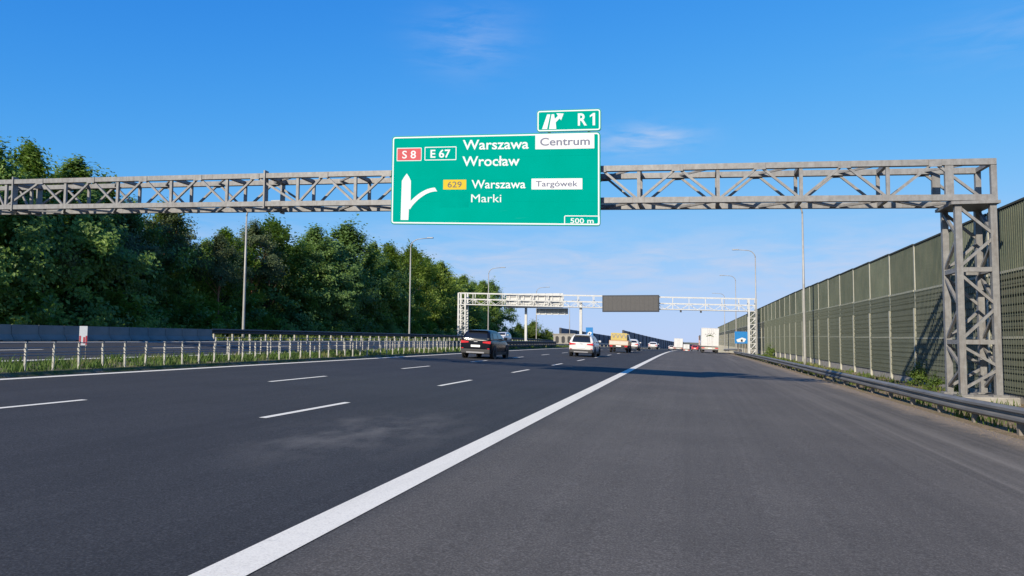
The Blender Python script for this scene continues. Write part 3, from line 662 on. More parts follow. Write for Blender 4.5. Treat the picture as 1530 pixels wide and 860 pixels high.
# ------------------------------------------------------------------ second gantry further ahead
Y2 = 105.0
g2 = empty('sign_gantry', (-31.6, Y2, 1.1)); tag(g2, 'distant white lattice gantry carrying the dark display board', 'gantry'); off2 = Vector(g2.location)
g2p = lambda name, mb, mat='white_steel': mb.build(name, mat, g2, fn=lambda v: tuple(Vector(v) - off2))
g2t = lambda x: 8.06 - (x + 31.9) / 40.5 * 1.05     # top rail falls to the right
for dy in (0, 1.2):
    for d in (0.0, -0.85, -1.62):
        g2p('chord', MB().bar((-31.9, Y2 + dy, g2t(-31.9) + d), (8.6, Y2 + dy, g2t(8.6) + d), 0.12, 0.12))
    xs = lin(-31.9, 8.6, 20)
    for x in xs: g2p('vertical', MB().bar((x, Y2 + dy, g2t(x) - 1.62), (x, Y2 + dy, g2t(x)), 0.09, 0.09))
    xs = lin(-31.9, 8.6, 39)
    for a, b in zip(xs[:-1], xs[1:]):
        up_a = (xs.index(a) % 2 == 0); g2p('diagonal', MB().bar((a, Y2 + dy, g2t(a) - (0.87 if up_a else 1.6)), (b, Y2 + dy, g2t(b) - (1.6 if up_a else 0.87)), 0.05, 0.05))
for x in lin(-31.9, 8.6, 20): g2p('cross_member', MB().bar((x, Y2, g2t(x) - 1.62), (x, Y2 + 1.2, g2t(x) - 1.62), 0.1, 0.1)); 
for xs, zb in (((-31.9, -30.9), 1.3), ((7.7, 8.6), -0.5)):
    zt = g2t(xs[0])
    for x in xs:
        for dy in (0, 1.2): g2p('tower_leg', MB().box(x - 0.11, x + 0.11, Y2 + dy - 0.11, Y2 + dy + 0.11, zb, zt))
    n = 7
    for k in range(n):
        z0 = zb + (zt - 1.7 - zb) * k / n; z1 = zb + (zt - 1.7 - zb) * (k + 1) / n
        for dy in (0, 1.2): g2p('tower_brace', MB().bar((xs[0], Y2 + dy, z0), (xs[1], Y2 + dy, z1), 0.08, 0.08)); g2p('tower_brace', MB().bar((xs[1], Y2 + dy, z0), (xs[0], Y2 + dy, z0), 0.07, 0.07))
g2p('tower_leg', MB().box(-14.65, -14.3, Y2 + 0.4, Y2 + 0.75, 0.3, g2t(-14.5) - 0.87))
g2p('walkway', MB().box(-31.9, 8.6, Y2 + 0.1, Y2 + 1.1, 0, 0.04).__class__().bar((-31.5, Y2 + 0.6, g2t(-31.5) - 1.58), (8.4, Y2 + 0.6, g2t(8.4) - 1.58), 0.9, 0.04))
for x in (-9.5, -7.2, -4.4, -1.0, 1.6): g2p('camera_unit', MB().box(x - 0.12, x + 0.12, Y2 - 0.3, Y2 + 0.1, g2t(x) - 2.0, g2t(x) - 1.72), 'vms_frame')
vm = empty('display_board', (-7.6, Y2 - 0.5, 5.3)); tag(vm, 'dark blank variable message display hanging on the distant white gantry', 'display')
MB().cbox(-3.8, 3.8, 0, 0.35, 0.0, 2.27, 0.05).build('case', 'vms_frame', vm)
MB().box(-3.62, 3.62, -0.006, -0.002, 0.17, 2.10).build('screen', 'vms', vm)
for k in range(1, 12):
    MB().box(-3.62 + 7.24 * k / 12 - 0.01, -3.62 + 7.24 * k / 12 + 0.01, -0.010, -0.0065, 0.17, 2.10).build('screen_joint', 'vms_frame', vm)
# backs of the signs for the other direction
def back_sign(x0, x1, z0, z1, label, ribs):
    r = empty('reverse_sign', ((x0 + x1) / 2, Y2 + 1.5, z0)); tag(r, label, 'sign'); w = (x1 - x0) / 2; h = z1 - z0
    MB().box(-w, w, 0, 0.05, 0, h).build('panel', 'white_steel', r)
    for k in range(ribs):
        x = -w + 2 * w * (k + 0.5) / ribs; MB().box(x - 0.07, x + 0.07, -0.12, -0.002, 0.02, h - 0.02).build('rib', 'white_steel', r)
    for z in (0.25, 0.5, 0.75): MB().box(-w, w, -0.05, -0.003, h * z - 0.04, h * z + 0.04).build('stiffener', 'lamp', r)
back_sign(-25.3, -17.1, 5.95, 8.0, 'back of a wide pale sign facing the other direction on the distant white gantry', 8)
back_sign(-20.9, -16.4, 5.0, 5.9, 'back of a smaller sign hanging lower under the wide one on the white gantry', 5)
pl2 = empty('gantry_post', (-22.5, Y2 + 2.0, 1.0)); tag(pl2, 'slim white steel post under the backs of the distant gantry signs', 'post')
MB().box(-0.16, 0.16, -0.16, 0.16, -0.2, 5.0).build('shaft', 'white_steel', pl2); MB().box(-0.3, 0.3, -0.3, 0.3, -0.25, 0.1).build('base_plate', 'concrete', pl2)

# ------------------------------------------------------------------ blue signs, far walls, far things
def blue_sign(x, Y, zb, z0, w, h, label, legs=(-0.5, 0.5)):
    r = empty('blue_sign', (x, Y, zb)); tag(r, label, 'sign')
    MB().cbox(-w / 2, w / 2, -0.03, 0.03, z0, z0 + h, 0.01).build('panel', 'sign_blue', r)
    MB().prism([(-w * .3, z0 + h * .12), (w * .2, z0 + h * .12), (w * .36, z0 + h * .38), (w * .05, z0 + h * .5), (-w * .38, z0 + h * .32)], -0.036, -0.031).build('symbol', 'sign_white', r)
    MB().box(-w * .05, w * .1, -0.041, -0.037, z0 + h * .15, z0 + h * .34).build('symbol', 'sign_black', r)
    for l in legs: MB().box(l * w - 0.05, l * w + 0.05, -0.03 + 0.07, 0.03 + 0.07, -0.3, z0 + h * 0.9).build('leg', 'post_dark', r)
blue_sign(7.0, 109.5, -0.4, 1.55, 1.75, 1.65, 'blue roadside sign on thin legs in front of the noise barrier', (-0.25, 0.3))
blue_sign(-21.65, 172.0, -0.3, 2.75, 1.6, 1.85, 'small blue sign on a mast behind the white SUV', (0.0,))
def far_wall(label, x, ys, base, top):
    r = empty('noise_wall', (x + C(ys[0]), ys[0], base(ys[0]))); tag(r, label, 'noise barrier'); off = Vector(r.location)
    for a, b in zip(ys[:-1], ys[1:]):
        m = MB(); m.loft([[(x + C(Y), Y, base(Y)), (x + C(Y) + 0.25, Y, base(Y)), (x + C(Y) + 0.25, Y, top(Y)), (x + C(Y), Y, top(Y))] for Y in (a, b - 0.15)])
        m.build('panel', 'farwall', r, fn=lambda v: tuple(Vector(v) - off))
        MB().box(x + C(a) - 0.15, x + C(a) + 0.45, a - 0.2, a + 0.2, base(a), top(a) + 0.05).build('post', 'dark_rail', r, fn=lambda v: tuple(Vector(v) - off))
far_wall('dark blue noise wall running into the distance left of the curve', -19.6, lin(222, 900, 40), lambda Y: V(Y) - 0.3, lambda Y: V(Y) + 5.9 - (Y - 222) / 678.0 * 1.6)
far_wall('shorter dark noise wall far off left of the opposite road', -36.0, lin(212, 360, 12), lambda Y: V(Y) - 0.5, lambda Y: 4.8 - (Y - 212) * 0.0135)

# ------------------------------------------------------------------ vehicles (local x right, y forward, origin under the rear bumper)
def mirror(half): return half + [(-x, z) for x, z in reversed(half) if x > 1e-6]
def wheels(root, track, ys, r, w=0.22):
    for y in ys:
        for s in (-1, 1):
            x = s * track; a, b = (x - w, x) if s > 0 else (x, x + w)
            ty = MB().cyl((y, r), r, a, b, 20).build('wheel', 'tyre', root)
            MB().cyl((y, r), r * 0.66, (b - 0.02) if s > 0 else (a - 0.012), (b + 0.012) if s > 0 else (a + 0.02), 14).build('rim', 'rim', ty)
            m = MB()
            for k in range(5):
                an = 2 * math.pi * k / 5; xx = (b + 0.014) if s > 0 else (a - 0.014)
                m.bar((xx, y, r), (xx, y + math.cos(an) * r * 0.62, r + math.sin(an) * r * 0.62), 0.03, 0.07, up=(1, 0, 0))
            m.build('spokes', 'plastic', ty)
def make_car(name, label, cat, loc, rz, p, body, L=4.45, W=1.86, H=1.62, belt=1.06, suv=True, cl=0.22, glass_top=None, low='plastic', lamp_z=None, group=None):
    root = empty(name, loc, rz); tag(root, label, cat, group)
    hw = W / 2
    # lower body: rings from tail to nose
    st = [(0.0, 0.46, belt * .98, hw * .84), (0.04, 0.36, belt * 1.0, hw * .93), (0.22, cl + .05, belt, hw * .985), (0.9, cl, belt * 1.0, hw), (2.2, cl, belt * .98, hw), (L * .70, cl, belt * .97, hw * .99), (L * .80, cl, belt * .94, hw * .97), (L * .95, cl + .06, belt * .82, hw * .90), (L, cl + .16, belt * .66, hw * .76)]
    rings = []
    for y, zb, zt, w in st:
        half = [(0, zb), (w * .86, zb), (w * .97, zb + .07), (w, zb + (zt - zb) * .45), (w * .985, zb + (zt - zb) * .72), (w * .93, zt - .03), (w * .86, zt), (0, zt + .015)]
        rings.append([(x, y, z) for x, z in mirror(half)])
    MB().loft(rings).build('body', body, root, smooth=True, sub=2)
    # dark lower cladding / bumper
    MB().cbox(-hw * .90, hw * .90, -0.035, 0.30, cl + .06, cl + .30, 0.03).build('bumper', low, root)
    MB().box(-hw * .55, hw * .55, -0.045, -0.03, cl + .08, cl + .16).build('diffuser', 'grille', root)
    for s in (-1, 1):
        MB().box(s * hw * .985 - .012, s * hw * .985 + .012, 0.95, L - 1.25, cl - .01, cl + .16).build('sill', low, root)
        for y in (0.78, L - 0.86):
            MB().cyl((y, 0.36), 0.405, s * hw * .94 - .03, s * hw * .94 + .055, 20).build('wheel_arch', low, root)
    # upper body as one rounded shell, windows wrapped onto it
    if suv: up = [(.02, belt + .02, .80), (.06, belt + .12, .80), (.20, H - .22, .76), (.42, H - .05, .735), (.75, H - .005, .74), (1.5, H, .745), (2.2, H - .03, .735), (2.55, H - .13, .72), (2.95, belt + .22, .74), (3.35, belt - .02, .78)]
    else: up = [(.55, belt + .0, .78), (.75, belt + .10, .76), (1.10, H - .14, .71), (1.35, H - .03, .70), (1.8, H, .70), (2.3, H - .02, .70), (2.6, H - .12, .70), (2.95, belt + .18, .73), (3.35, belt - .03, .78)]
    sc = L / 4.45; rr = []
    for y, z, wf in up:
        t_ = max(0.0, min(1.0, (z - belt) / (H - belt))); wb_ = hw * .93; wt_ = hw * (wf * t_ + .90 * (1 - t_))
        rr.append([(x, y * sc, zz) for x, zz in mirror([(0, belt - .10), (wb_, belt - .10), (wb_ * .985, belt - .01), (wt_, belt + (z - belt) * .80), (wt_ * .90, z - .012), (0, z + .015)])])
    shell = MB().loft(rr).build('upper_body', body, root, smooth=True, sub=2)
    def pane(name, q, nu=8, nv=5):
        q = [Vector(v) for v in q]; m = MB(); g = [[q[0].lerp(q[1], i / nu).lerp(q[3].lerp(q[2], i / nu), j / nv) for i in range(nu + 1)] for j in range(nv + 1)]
        m.add([p_ for r_ in g for p_ in r_], [(j * (nu + 1) + i, j * (nu + 1) + i + 1, (j + 1) * (nu + 1) + i + 1, (j + 1) * (nu + 1) + i) for j in range(nv) for i in range(nu)])
        o = m.build(name, 'glass', root, smooth=True); md = o.modifiers.new('wrap', 'SHRINKWRAP'); md.target = shell; md.wrap_method = 'NEAREST_SURFACEPOINT'; md.wrap_mode = 'ABOVE_SURFACE'; md.offset = .012; return o
    y0 = (.30 if suv else 1.0) * sc; zw0, zw1 = belt + .07, H - .20; yb0 = (.10 if suv else .66) * sc
    zr0 = belt - .03 if suv else zw0
    pane('rear_window', [(-hw * .72, .03 if suv else yb0, zr0), (hw * .72, .03 if suv else yb0, zr0), (hw * .60, y0, zw1 + .04), (-hw * .60, y0, zw1 + .04)])
    pane('windscreen', [(-hw * .72, 3.2 * sc, belt + .05), (hw * .72, 3.2 * sc, belt + .05), (hw * .62, 2.62 * sc, H - .15), (-hw * .62, 2.62 * sc, H - .15)])
    for s in (-1, 1):
        ya, yb_, yc, yd = ((.62, 1.62, 1.70, 2.78) if suv else (1.15, 1.75, 1.83, 2.80)); X1, X2 = s * hw * .96, s * hw * .80
        pane('side_window', [(X1, ya * sc, zw0), (X1, yb_ * sc, zw0), (X2, yb_ * sc, zw1), (X2, (ya + .22) * sc, zw1)])
        pane('side_window', [(X1, yc * sc, zw0), (X1, yd * sc, zw0), (X2, (yd - .42) * sc, zw1), (X2, yc * sc, zw1)])
        MB().cbox(s * hw * .96 if s > 0 else s * hw * .96 - .2, s * hw * .96 + .2 if s > 0 else s * hw * .96, 2.75 * sc, 2.87 * sc, belt - .0, belt + .14, .03).build('mirror', body, root)
    if suv: MB().cbox(-hw * .60, hw * .60, .20, .52, H - .085, H - .045, .015).build('spoiler', body, root)
    MB().bar((-.30, yb0 - .02, belt + .05), (.2, yb0 + .0, belt + .07), 0.02, 0.02).build('wiper', 'plastic', root)
    lz = lamp_z or belt * .80
    for s in (-1, 1):
        a, b = sorted((s * hw * .44, s * hw * .915))
        tl = MB().prism([(a, lz + .02), (b, lz - .02), (b, lz + .13), (a, lz + .09)] if s > 0 else [(a, lz - .02), (b, lz + .02), (b, lz + .09), (a, lz + .13)], -0.015, 0.25); tl.build('tail_lamp', 'tail', root)
        MB().box(s * hw * .80 - .06, s * hw * .80 + .06, -0.04, -0.025, cl + .32, cl + .36).build('reflector', 'tail', root)
    MB().box(-0.26, 0.26, -0.034, -0.012, belt * .60, belt * .60 + .115).build('number_plate', 'plate', root)
    MB().box(-0.1, 0.1, -0.02, 0.03, belt * .86, belt * .90).build('badge', 'rim', root)
    wheels(root, hw * .985, (0.78, L - 0.86), 0.345)
    return root
# pale roadside wall with dark openings, seen beyond the median
uw = empty('culvert_wall', (-24.0, 150.0, 0.6)); tag(uw, 'low pale concrete wall with dark openings beyond the end of the median guardrail', 'wall')
MB().cbox(-2.0, 2.2, 0, .5, .1, 1.9, .04).build('wall', 'concrete', uw); MB().cbox(-2.2, 2.4, -.1, .6, 1.9, 2.1, .03).build('coping', 'concrete', uw)
for x in (-1.25, -.05, 1.15): MB().prism(rrect(x - .34, x + .34, .25, 1.6, .3), -.02, -.004).build('opening', 'sign_black', uw)
def on_road(x, Y): return (x + C(Y), Y, zr(x, Y) + 0.004)
tilt = math.atan(S)
def lay(o): o.rotation_euler = (0, tilt, o.rotation_euler[2]); return o
lay(make_car('car', 'black SUV with red tail lamps driving in the lane beside the median', 'car', on_road(-11.45, 40.9), R(-0.5), 0, 'p_black', L=4.5, W=1.85, H=1.60))
lay(make_car('car', 'white SUV with dark rear window driving in the middle lane', 'car', on_road(-7.6, 55.4), R(-0.3), 0, 'p_white', L=4.5, W=1.88, H=1.62))
lay(make_car('car', 'white car mostly hidden by the yellow and orange works truck', 'car', on_road(-7.3, 101.0), 0, 0, 'p_white', L=4.3, W=1.78, H=1.48, belt=.96, suv=False))
lay(make_car('car', 'white saloon car far ahead below the long dark wall', 'car', on_road(-7.2, 152.0), R(-0.5), 0, 'p_white', L=4.4, W=1.80, H=1.46, belt=.95, suv=False))
lay(make_car('car', 'tiny silver car in the distance left of the white box truck', 'car', on_road(-7.0, 246.0), R(-0.6), 0, 'p_silver', L=4.4, W=1.80, H=1.50, suv=True))
lay(make_car('car', 'tiny red car in the distance between the two white trucks', 'car', on_road(0.6, 196.0), R(-0.6), 0, 'p_red', L=4.2, W=1.76, H=1.5))
oc = make_car('car', 'pale silver car on the opposite road behind the black SUV', 'car', (-25.2, 106.0, zo(-25.2, 106)), R(180), 0, 'p_silver', L=4.4, W=1.8, H=1.55)

# white box van and trucks
def box_truck(label, loc, L, W, z0, z1, cab=True, body='p_white', art=False, rz=0.0, name='truck', cat='truck'):
    root = empty(name, loc, rz); tag(root, label, cat); hw = W / 2
    MB().cbox(-hw, hw, 0, L, z0, z1, 0.03).build('box_body', body, root)
    for s in (-1, 1):
        MB().box(s * hw - .05, s * hw + .05 if s < 0 else s * hw + .004, -0.03, 0.001, z0 + .02, z1 - .02).build('door_frame', 'p_silver', root)
        MB().box(s * hw * .5 - hw * .47, s * hw * .5 + hw * .47, -0.022, -0.002, z0 + .10, z1 - .10).build('door', body, root)
        for q in (.12, .30): MB().tube([(s * hw * q, -0.05, z0 + .15), (s * hw * q, -0.05, z1 - .15)], .018, 6).build('lock_bar', 'p_silver', root)
        MB().box(s * hw * .78 - .22, s * hw * .78 + .22, -0.03, 0.04, z0 - .32, z0 - .18).build('tail_lamp', 'tail', root)
        MB().box(s * hw * .80 - .24, s * hw * .80 + .24, 0.35, 0.37, .12, z0 - .1).build('mudflap', 'plastic', root)
    MB().box(-hw, hw, -0.035, 0.002, z1 - .09, z1 - .005).build('header', 'p_silver', root)
    MB().box(-hw * .97, hw * .97, -0.01, 0.10, z0 - .38, z0 - .12).build('lamp_bar', 'p_cream', root)
    MB().cbox(-hw * .95, hw * .95, 0.0, 0.12, .45, .58, .01).build('underrun_bar', 'rail', root)
    MB().box(-0.26, 0.26, -0.02, 0.0, z0 - .33, z0 - .22).build('number_plate', 'plate', root)
    MB().box(-hw * .35, hw * .35, 0.3, L - .2, z0 - .25, z0 - .02).build('chassis', 'plastic', root)
    ax = (1.6, 2.9, 4.2) if L > 10 else (1.2,)
    wheels(root, hw * .97, ax, .48, .34)
    if cab:
        c0 = L + (.5 if L > 10 else .1)
        MB().cbox(-hw * .96, hw * .96, c0, c0 + 2.0, .75, z1 - .35, .12).build('cab', 'p_white', root); MB().box(-hw * .8, hw * .8, c0 + 1.99, c0 + 2.02, 1.8, 2.7).build('windscreen', 'glass', root)
        MB().box(-hw * .4, hw * .4, L - 2.5, c0 + 1.5, .55, .85).build('tractor_frame', 'plastic', root)
        for s in (-1, 1): MB().box(s * hw * 1.02 - .12, s * hw * 1.02 + .12, c0 + 1.7, c0 + 1.85, 1.9, 2.7).build('mirror', 'plastic', root)
        wheels(root, hw * .95, (c0 + 1.1,) if L < 10 else (c0 + 1.1, L - 1.6), .48, .34)
    if art:
        m = MB(); zc_ = z0 + (z1 - z0) * .62
        m.tube([(-.75 + 1.5 * k / 14, -0.04, zc_ + .16 * math.sin(k * 1.7) + .02 * k) for k in range(15)], .035, 6); m.build('logo', M['sign_back'], root)
        MB().tube([(-.6 + 1.15 * k / 12, -0.04, zc_ - .28 + .22 * math.sin(k / 12 * 3.1)) for k in range(13)], [.02 + .05 * math.sin(k / 12 * 3.14) for k in range(13)], 6).build('logo', 'bushleaf', root)
    return root
lay(box_truck('white semi trailer with a faded logo on its rear doors beside the noise barrier', on_road(2.9, 119.0), 13.4, 2.5, .98, 3.72, art=True, body='p_white'))
lay(box_truck('white box truck far ahead in the right lane', on_road(-4.6, 238.0), 7.5, 2.5, 1.0, 3.7))
v_ = box_truck('small white van in the distance right of the white box truck', on_road(-1.6, 205.0), 3.2, 1.5, .5, 1.75, cab=False, name='van', cat='van'); lay(v_)
# yellow and orange works pickup
w = empty('works_truck', on_road(-7.0, 79.0)); tag(w, 'yellow and orange works pickup with a slatted yellow rear board in the middle lane', 'truck'); lay(w)
MB().cbox(-.98, .98, 0, 2.9, .72, 1.22, .03).build('cargo_bed', 'p_orange', w); MB().box(-.93, .93, -0.012, 0.003, .80, 1.14).build('tailgate', 'p_cream', w)
MB().box(-.9, .9, 0.1, 5.0, .45, .71).build('chassis', 'plastic', w)
MB().cbox(-.92, .92, 3.0, 5.3, .6, 1.25, .08).build('cab', 'p_orange', w); MB().loft([[(-.88, 3.0, 1.24), (.88, 3.0, 1.24), (.88, 4.7, 1.24), (-.88, 4.7, 1.24)], [(-.72, 3.15, 1.86), (.72, 3.15, 1.86), (.72, 4.2, 1.86), (-.72, 4.2, 1.86)]]).build('windows', 'glass', w)
MB().cbox(-.75, .75, 3.1, 4.25, 1.85, 1.92, .02).build('roof', 'p_yellow', w)
MB().cbox(-.82, .82, .12, .2, 1.24, 1.98, .02).build('warning_board', 'p_yellow', w)
for k in range(4):
    x = -.6 + .4 * k; MB().prism([(x - .12, 1.86), (x - .04, 1.86), (x + .08, 1.58), (x + .20, 1.86), (x + .26, 1.86), (x + .10, 1.48), (x + .04, 1.48)], .10, .118).build('chevron', 'grille', w)
MB().box(-.8, .8, -.03, .05, .48, .58).build('bumper', 'plastic', w); MB().box(-.26, .26, -.035, -.02, .60, .71).build('number_plate', 'plate', w)
for s in (-1, 1): MB().box(s * .75 - .14, s * .75 + .14, -.03, .02, .58, .70).build('tail_lamp', 'tail', w)
wheels(w, .94, (.9, 4.5), .37)

# ------------------------------------------------------------------ vegetation
def leaf_quad(vs, fs, c, n, s, rnd):
    n = n.normalized(); u = n.cross(Vector((rnd.uniform(-1, 1), rnd.uniform(-1, 1), rnd.uniform(-1, 1))))
    if u.length < 1e-3: u = Vector((1, 0, 0))
    u.normalize(); v = n.cross(u); k = len(vs); a = s * rnd.uniform(.45, .7); b = s * rnd.uniform(.28, .42)
    vs.append(tuple(c - u * a)); vs.append(tuple(c + v * b + n * s * .10)); vs.append(tuple(c + u * a)); vs.append(tuple(c - v * b + n * s * .10)); fs.append((k, k + 1, k + 2, k + 3))
def crown(seed, H, rad, z0, clumps, per, size, mat, shape=1.0, name='crown', cr=(0.35, 0.85)):
    """Sprays of leaves: each clump is a soft, stretched cloud that points along its own branch."""
    rnd = random.Random(seed); vs = []; fs = []; cs = []
    ph = [rnd.uniform(0, 6.28) for _ in range(6)]
    for i in range(clumps):
        t = rnd.random() ** 0.85; z = z0 + (H - z0) * t; a = rnd.uniform(0, 6.283)
        prof = max(.08, math.sin(math.pi * min(1, (t * .86 + .14)) ** shape))
        lob = 1 + .26 * math.sin(2 * a + ph[0] + 2.2 * t) + .20 * math.sin(3 * a + ph[1] + 5 * t) + .14 * math.sin(9 * t + ph[2] + a)
        r = rad * prof * lob * (rnd.random() ** .36)
        cs.append((Vector((r * math.cos(a), r * math.sin(a), z + rnd.gauss(0, .25))), rnd.uniform(*cr) * (1 - .30 * t * t)))
    for c, cr_ in cs:
        out = Vector((c.x, c.y, (c.z - (z0 + (H - z0) * .35)) * .7)); out = out.normalized() if out.length > .1 else Vector((0, 0, 1))
        ax = (out + Vector((rnd.gauss(0, .35), rnd.gauss(0, .35), rnd.gauss(.1, .3)))).normalized()
        s1 = ax.cross(Vector((0, 0, 1))); s1 = s1.normalized() if s1.length > .1 else Vector((1, 0, 0)); s2 = ax.cross(s1)
        tw = rnd.uniform(-.5, .5); n_ = int(per * rnd.uniform(.5, 1.5))
        for k in range(n_):
            p = c + ax * rnd.gauss(.1, .62) * cr_ * 1.35 + s1 * rnd.gauss(0, .55) * cr_ + s2 * rnd.gauss(0, .34) * cr_
            n = out * .9 + Vector((-.15, -.45, .35 + tw * .6)) + Vector((rnd.uniform(-.7, .7), rnd.uniform(-.7, .7), rnd.uniform(-.7, .7)))
            leaf_quad(vs, fs, p, n, size * rnd.uniform(.55, 1.5), rnd)
    me = bpy.data.meshes.new(name); me.from_pydata(vs, [], fs); me.materials.append(M[mat]); me.update()
    return me, cs
def trunk(seed, H, r, cs, mat, name='trunk'):
    rnd = random.Random(seed + 77); m = MB(); pts = [(0, 0, -.4)]; x = y = 0
    n = 6
    for k in range(1, n + 1): x += rnd.uniform(-.18, .18); y += rnd.uniform(-.18, .18); pts.append((x, y, H * .85 * k / n))
    m.tube(pts, [r * (1 - .13 * k) for k in range(n + 1)], 8)
    for c, _ in cs[::9]:
        zb = max(H * .14, min(c.z * .62, H * .7)); k = min(n - 1, int(zb / (H * .85) * n)); b = Vector(pts[k]).lerp(Vector(pts[k + 1]), zb / (H * .85) * n - k)
        mid = b.lerp(c, .5) + Vector((0, 0, .25)); m.tube([b, mid, c], [r * .32, r * .2, r * .06], 5)
    return m.mesh(name, mat, smooth=True)
protos = []
for i, (H_, rad, z0, cl_, per, sz, mat, shp, bark) in enumerate([
    (12, 4.3, 1.2, 240, 120, .22, 'leaf', .85, 'bark'), (12, 3.8, .8, 230, 120, .21, 'leaf', 1.0, 'bark'), (12, 4.8, 1.5, 260, 120, .23, 'leaf2', .8, 'bark'),
    (12, 3.5, 1.0, 210, 120, .21, 'leaf', 1.15, 'bark'), (12, 4.5, 1.0, 250, 120, .22, 'leaf2', .95, 'bark'), (12, 3.0, 6.5, 110, 150, .17, 'needle', .8, 'pinebark')]):
    me, cs = crown(11 + i, H_, rad, z0, cl_, per, sz, mat, shp, cr=(0.35, 0.95)); tm = trunk(11 + i, H_, .20 if bark == 'bark' else .17, cs, bark); protos.append((tm, me))
ORD = ['first', 'second', 'third', 'fourth', 'fifth', 'sixth', 'seventh', 'eighth', 'ninth', 'tenth', 'eleventh', 'twelfth', 'thirteenth', 'fourteenth', 'fifteenth', 'sixteenth', 'seventeenth', 'eighteenth', 'nineteenth', 'twentieth', 'twenty-first', 'twenty-second', 'twenty-third', 'twenty-fourth', 'twenty-fifth']
def spot(Y, x):
    """which landmark along the opposite road a plant stands behind, on the line of sight of someone at the near shoulder"""
    q = Y * 31.4 / max(1.0, -x)
    for lim, s_ in ((36, 'behind the concrete blocks'), (46, 'near the last concrete blocks'), (54, 'behind the first forest lamp'), (78, 'between the first two forest lamps'), (90, 'behind the second forest lamp'), (112, 'near the white gantry tower'), (400, 'past the white gantry tower')):
        if q < lim: return s_
def tree(i, x, Y, h, z, rz, label, group, wide=1.0):
    label = label + ' ' + spot(Y, x)
    tm, cm = protos[i]; r = empty('pine_tree' if i == 5 else 'oak_tree', (x, Y, z), rz); s = h / 12.0; r.scale = (s * wide, s * wide, s); tag(r, label, 'tree', group)
    link('trunk', tm, r); link('crown', cm, r); return r
rt = random.Random(23)
# height of the forest edge along the road (distance, tree top above datum)
prof = [(5, 11.5), (24, 12.0), (34.5, 12.1), (36.5, 13.0), (40, 12.6), (43, 11.6), (47, 10.2), (50, 10.2), (55, 11.0), (62, 11.2), (68, 12.2), (73, 13.2), (82, 13.6), (93, 13.8), (106, 12.4), (118, 11.6), (130, 12.2), (144, 13.0), (150, 9.2), (155, 6.0)]
def ptop(Y):
    for (a, za), (b, zb) in zip(prof[:-1], prof[1:]):
        if a <= Y <= b: return za + (zb - za) * (Y - a) / (b - a)
    return prof[-1][1]
LAB = ['broad light green oak at the forest edge', 'narrow mid green tree at the forest edge', 'wide dark green tree at the forest edge', 'slender light green tree at the forest edge', 'full dark crowned tree at the forest edge', 'brownish pine with reddish trunk at the forest edge']
for Yb, top_, i, wd_ in ((30.5, 10.8, 0, .95), (34.2, 11.7, 1, 1.0), (36.8, 12.2, 0, .9), (39.8, 12.0, 0, 1.1), (42.6, 11.3, 2, .9), (45.2, 10.2, 4, .85)):
    zg = zo(-28.3, Yb) + .05; x = -43.0 + rt.uniform(-1.5, 1.5); kk = -x / 37.2; tree(i, x, Yb * kk, (top_ - 1.5) * kk + 1.5 - zg, zg, rt.uniform(0, 6.28), LAB[i], 'trees of the roadside forest', wd_)
Y = 49.0; k = 0
while Y < 146:
    i = rt.choice([0, 1, 2, 3, 4, 0, 1]); zg = zo(-28.3, Y) + .05
    x = -43.5 + rt.uniform(-1.8, 1.8); kk = -x / 37.2; yy = Y * kk; tree(i, x + C(yy), yy, ((ptop(Y) - 1.5) * kk + 1.5 - zg) * rt.uniform(.86, 1.07), zg, rt.uniform(0, 6.28), LAB[i], 'trees of the roadside forest', rt.uniform(.95, 1.3)); Y += rt.uniform(5.6, 8.2)
for row, (x0, st_, y0_, y1_) in enumerate(((-49.0, 5.6, 34, 168), (-54.5, 6.4, 38, 176))):
    Y = y0_ + 1.5
    while Y < y1_:
        i = rt.choice([0, 1, 2, 3, 4]); zg = zo(-28.3, Y) + .05; yy = Y * (37.2 / -x0)      # seen over the front row: keep the same skyline
        tree(i, x0 + rt.uniform(-1.3, 1.3) + C(Y), Y, ((ptop(yy) - 1.5) * (-x0 / 37.2) + 1.5 - zg) * rt.uniform(.62, .78), zg, rt.uniform(0, 6.28), LAB[i].replace('at the forest edge', 'deeper in the forest'), 'trees deeper in the forest', 1.0); Y += st_ * rt.uniform(.85, 1.15)
for x, Y, top in ((-41.6, 42.6, 9.4), (-42.0, 50.6, 10.5), (-43.5, 57.6, 12.4), (-44.0, 71.5, 12.9), (-41.0, 61.0, 10.2)):
    zg = zo(-28.3, Y); tree(5, x, Y, top - zg, zg, rt.uniform(0, 6), LAB[5], 'pines of the roadside forest')
# low bushes under the trees
bm_, bcs = crown(91, 2.2, 1.6, .15, 34, 90, .22, 'leaf2', .9, cr=(.45, .8)); bm2, _ = crown(92, 2.4, 1.7, .15, 34, 90, .22, 'leaf', .9, cr=(.45, .8)); bmy, _ = crown(93, 4.6, 2.6, .2, 60, 110, .30, 'bushleaf', .85, cr=(.6, 1.1))
bst = trunk(91, 2.0, .06, bcs, 'bark', 'stems')
Y = 26.0
while Y < 172:
    zg = zo(-28.3, Y); r = empty('bush', (-39.6 + rt.uniform(-1.0, .8) + C(Y), Y, zg), rt.uniform(0, 6.28)); s = rt.uniform(.65, 1.25); r.scale = (s, s, s); tag(r, 'dark green bush under the forest edge trees ' + spot(Y, -39.6), 'bush', 'bushes under the forest edge')
    link('stems', bst, r); link('foliage', rt.choice([bm_, bm_, bm2]), r); Y += rt.uniform(2.0, 3.6)
